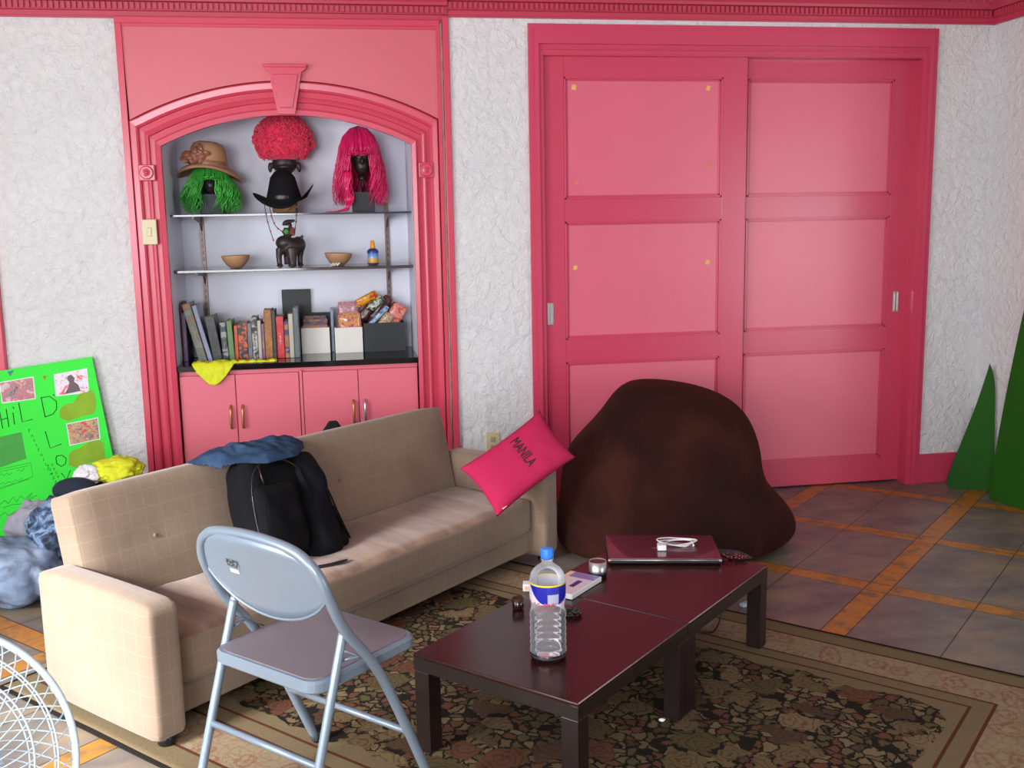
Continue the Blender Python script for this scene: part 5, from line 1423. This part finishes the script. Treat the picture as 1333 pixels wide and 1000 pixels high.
for k in range(1500):
    d_ = Vector((rn.gauss(0, 1), rn.gauss(0, 1), rn.gauss(0, 1))).normalized()
    if d_.z < -.75: continue
    k_ = 1 + .09 * noise.noise(d_ * 2.6 + Vector((5, 2, 1)))
    p = cA + Vector((d_.x * RA.x * k_, d_.y * RA.y * k_, d_.z * RA.z * k_))
    if d_.z < -.15 and abs(d_.x) < .45 and d_.y < 0: p.z += .012
    ax_ = Vector((rn.gauss(0, 1), rn.gauss(0, 1), rn.gauss(0, 1))).normalized(); u_, v_ = frame_from(ax_); r_ = rn.uniform(.006, .0105)
    tube(b, [p + (u_ * math.cos(q) + v_ * math.sin(q)) * r_ for q in [math.pi * 2 * m_ / 7 for m_ in range(7)]], .0019, 4, closed=True)
tag(link('curly_wig', b, M_afro, smooth=True), 'round scarlet curly afro wig above the cowboy hat', 'wig', 'party wigs')
# bead strings hanging from the hat brim past the shelf to the rider
b = BM()
lines = [[(-.340, 5.03, S1 + .060), (-.333, 5.008, S1 + .0), (-.322, 5.006, S1 - .06), (-.305, 5.006, S1 - .125)], [(-.318, 5.03, S1 + .055), (-.308, 5.008, S1 - .01), (-.290, 5.006, S1 - .06), (-.262, 5.006, S1 - .085)],
         [(-.190, 5.03, S1 + .045), (-.192, 5.008, S1 - .01), (-.198, 5.006, S1 - .055), (-.208, 5.006, S1 - .10)]]
for L in lines: tube(b, smoothpath(L, 6), .0018, 5)
nk = link('bead_strings', b, simple('dark_cord', g(44, 38, 42), .7)); tag(nk, 'dark beaded strings hanging from the cowboy hat past the upper shelf', 'necklace')
b = BM()
for L in lines[:2]:
    for p in smoothpath(L, 3)[1::2]: ellipsoid(b, p, (.0045, .0045, .0060), 1)
link('red_bead', b, simple('red_beads', g(170, 50, 60), .4, var=.4, nscale=60), nk)['kind'] = 'stuff'
b = BM()
for p in smoothpath(lines[2], 3)[1::2]: ellipsoid(b, p, (.0055, .0050, .0065), 1)
link('olive_bead', b, simple('olive_beads', g(96, 92, 60), .4, var=.4, nscale=60), nk)['kind'] = 'stuff'
# ------------------------------------------------------------------ camera
cam = bpy.data.cameras.new('camera'); cam.sensor_width = 36; cam.lens = 1328.4 / 1333 * 36; cam.clip_start = .02
co = bpy.data.objects.new('camera', cam); COL.objects.link(co)
r = Vector((0.98592518, -0.16622658, -0.01789583)); d = Vector((-0.04400306, -0.15473441, -0.98697568)); f = Vector((0.1612925, 0.97387165, -0.15987103))
m = Matrix((r, -d, -f)).transposed().to_4x4(); m.translation = (0, 0, 1.45)
co.matrix_world = m; sc.camera = co
# ------------------------------------------------------------------ daylight
w = bpy.data.worlds.new('sky'); sc.world = w; w.use_nodes = True
w.node_tree.nodes['Background'].inputs[0].default_value = (.80, .90, 1.0, 1); w.node_tree.nodes['Background'].inputs[1].default_value = 1.6
def area(name, loc, target, sx, sy, power, col=(1, 1, 1)):
    l = bpy.data.lights.new(name, 'AREA'); l.shape = 'RECTANGLE'; l.size = sx; l.size_y = sy; l.energy = power; l.color = col
    o = bpy.data.objects.new(name, l); COL.objects.link(o); o.location = loc
    o.rotation_euler = (Vector(target) - Vector(loc)).to_track_quat('-Z', 'Y').to_euler(); return o
area('window_and_fill_light', (-3.12, .3, 1.35), (0, .3, 1.25), 3.4, 1.7, 98, (.98, .99, 1.0))
b = area('sofa_arm_beam', (-3.08, .80, 2.0), (-.86, 2.95, .22), 1.0, .45, 11, (.97, .98, 1.0)); b.data.spread = R(30)  # narrow beam added to brighten the outer side of the sofa arm
area('window_and_fill_light', (-1.4, -2.12, 1.5), (-1.4, 0, 1.4), 1.9, 1.3, 96, (.92, .97, 1))  # added frontal fill, placed in the invented window behind the camera
area('window_and_fill_light', (5.7, -2.12, 1.1), (5.7, 0, 1.1), 1.3, 1.9, 55, (.90, .96, 1))
sc.view_settings.view_transform = 'Standard'; sc.view_settings.look = 'None'; sc.view_settings.gamma = 1
sc.view_settings.exposure = 0.70; sc.view_settings.use_curve_mapping = False
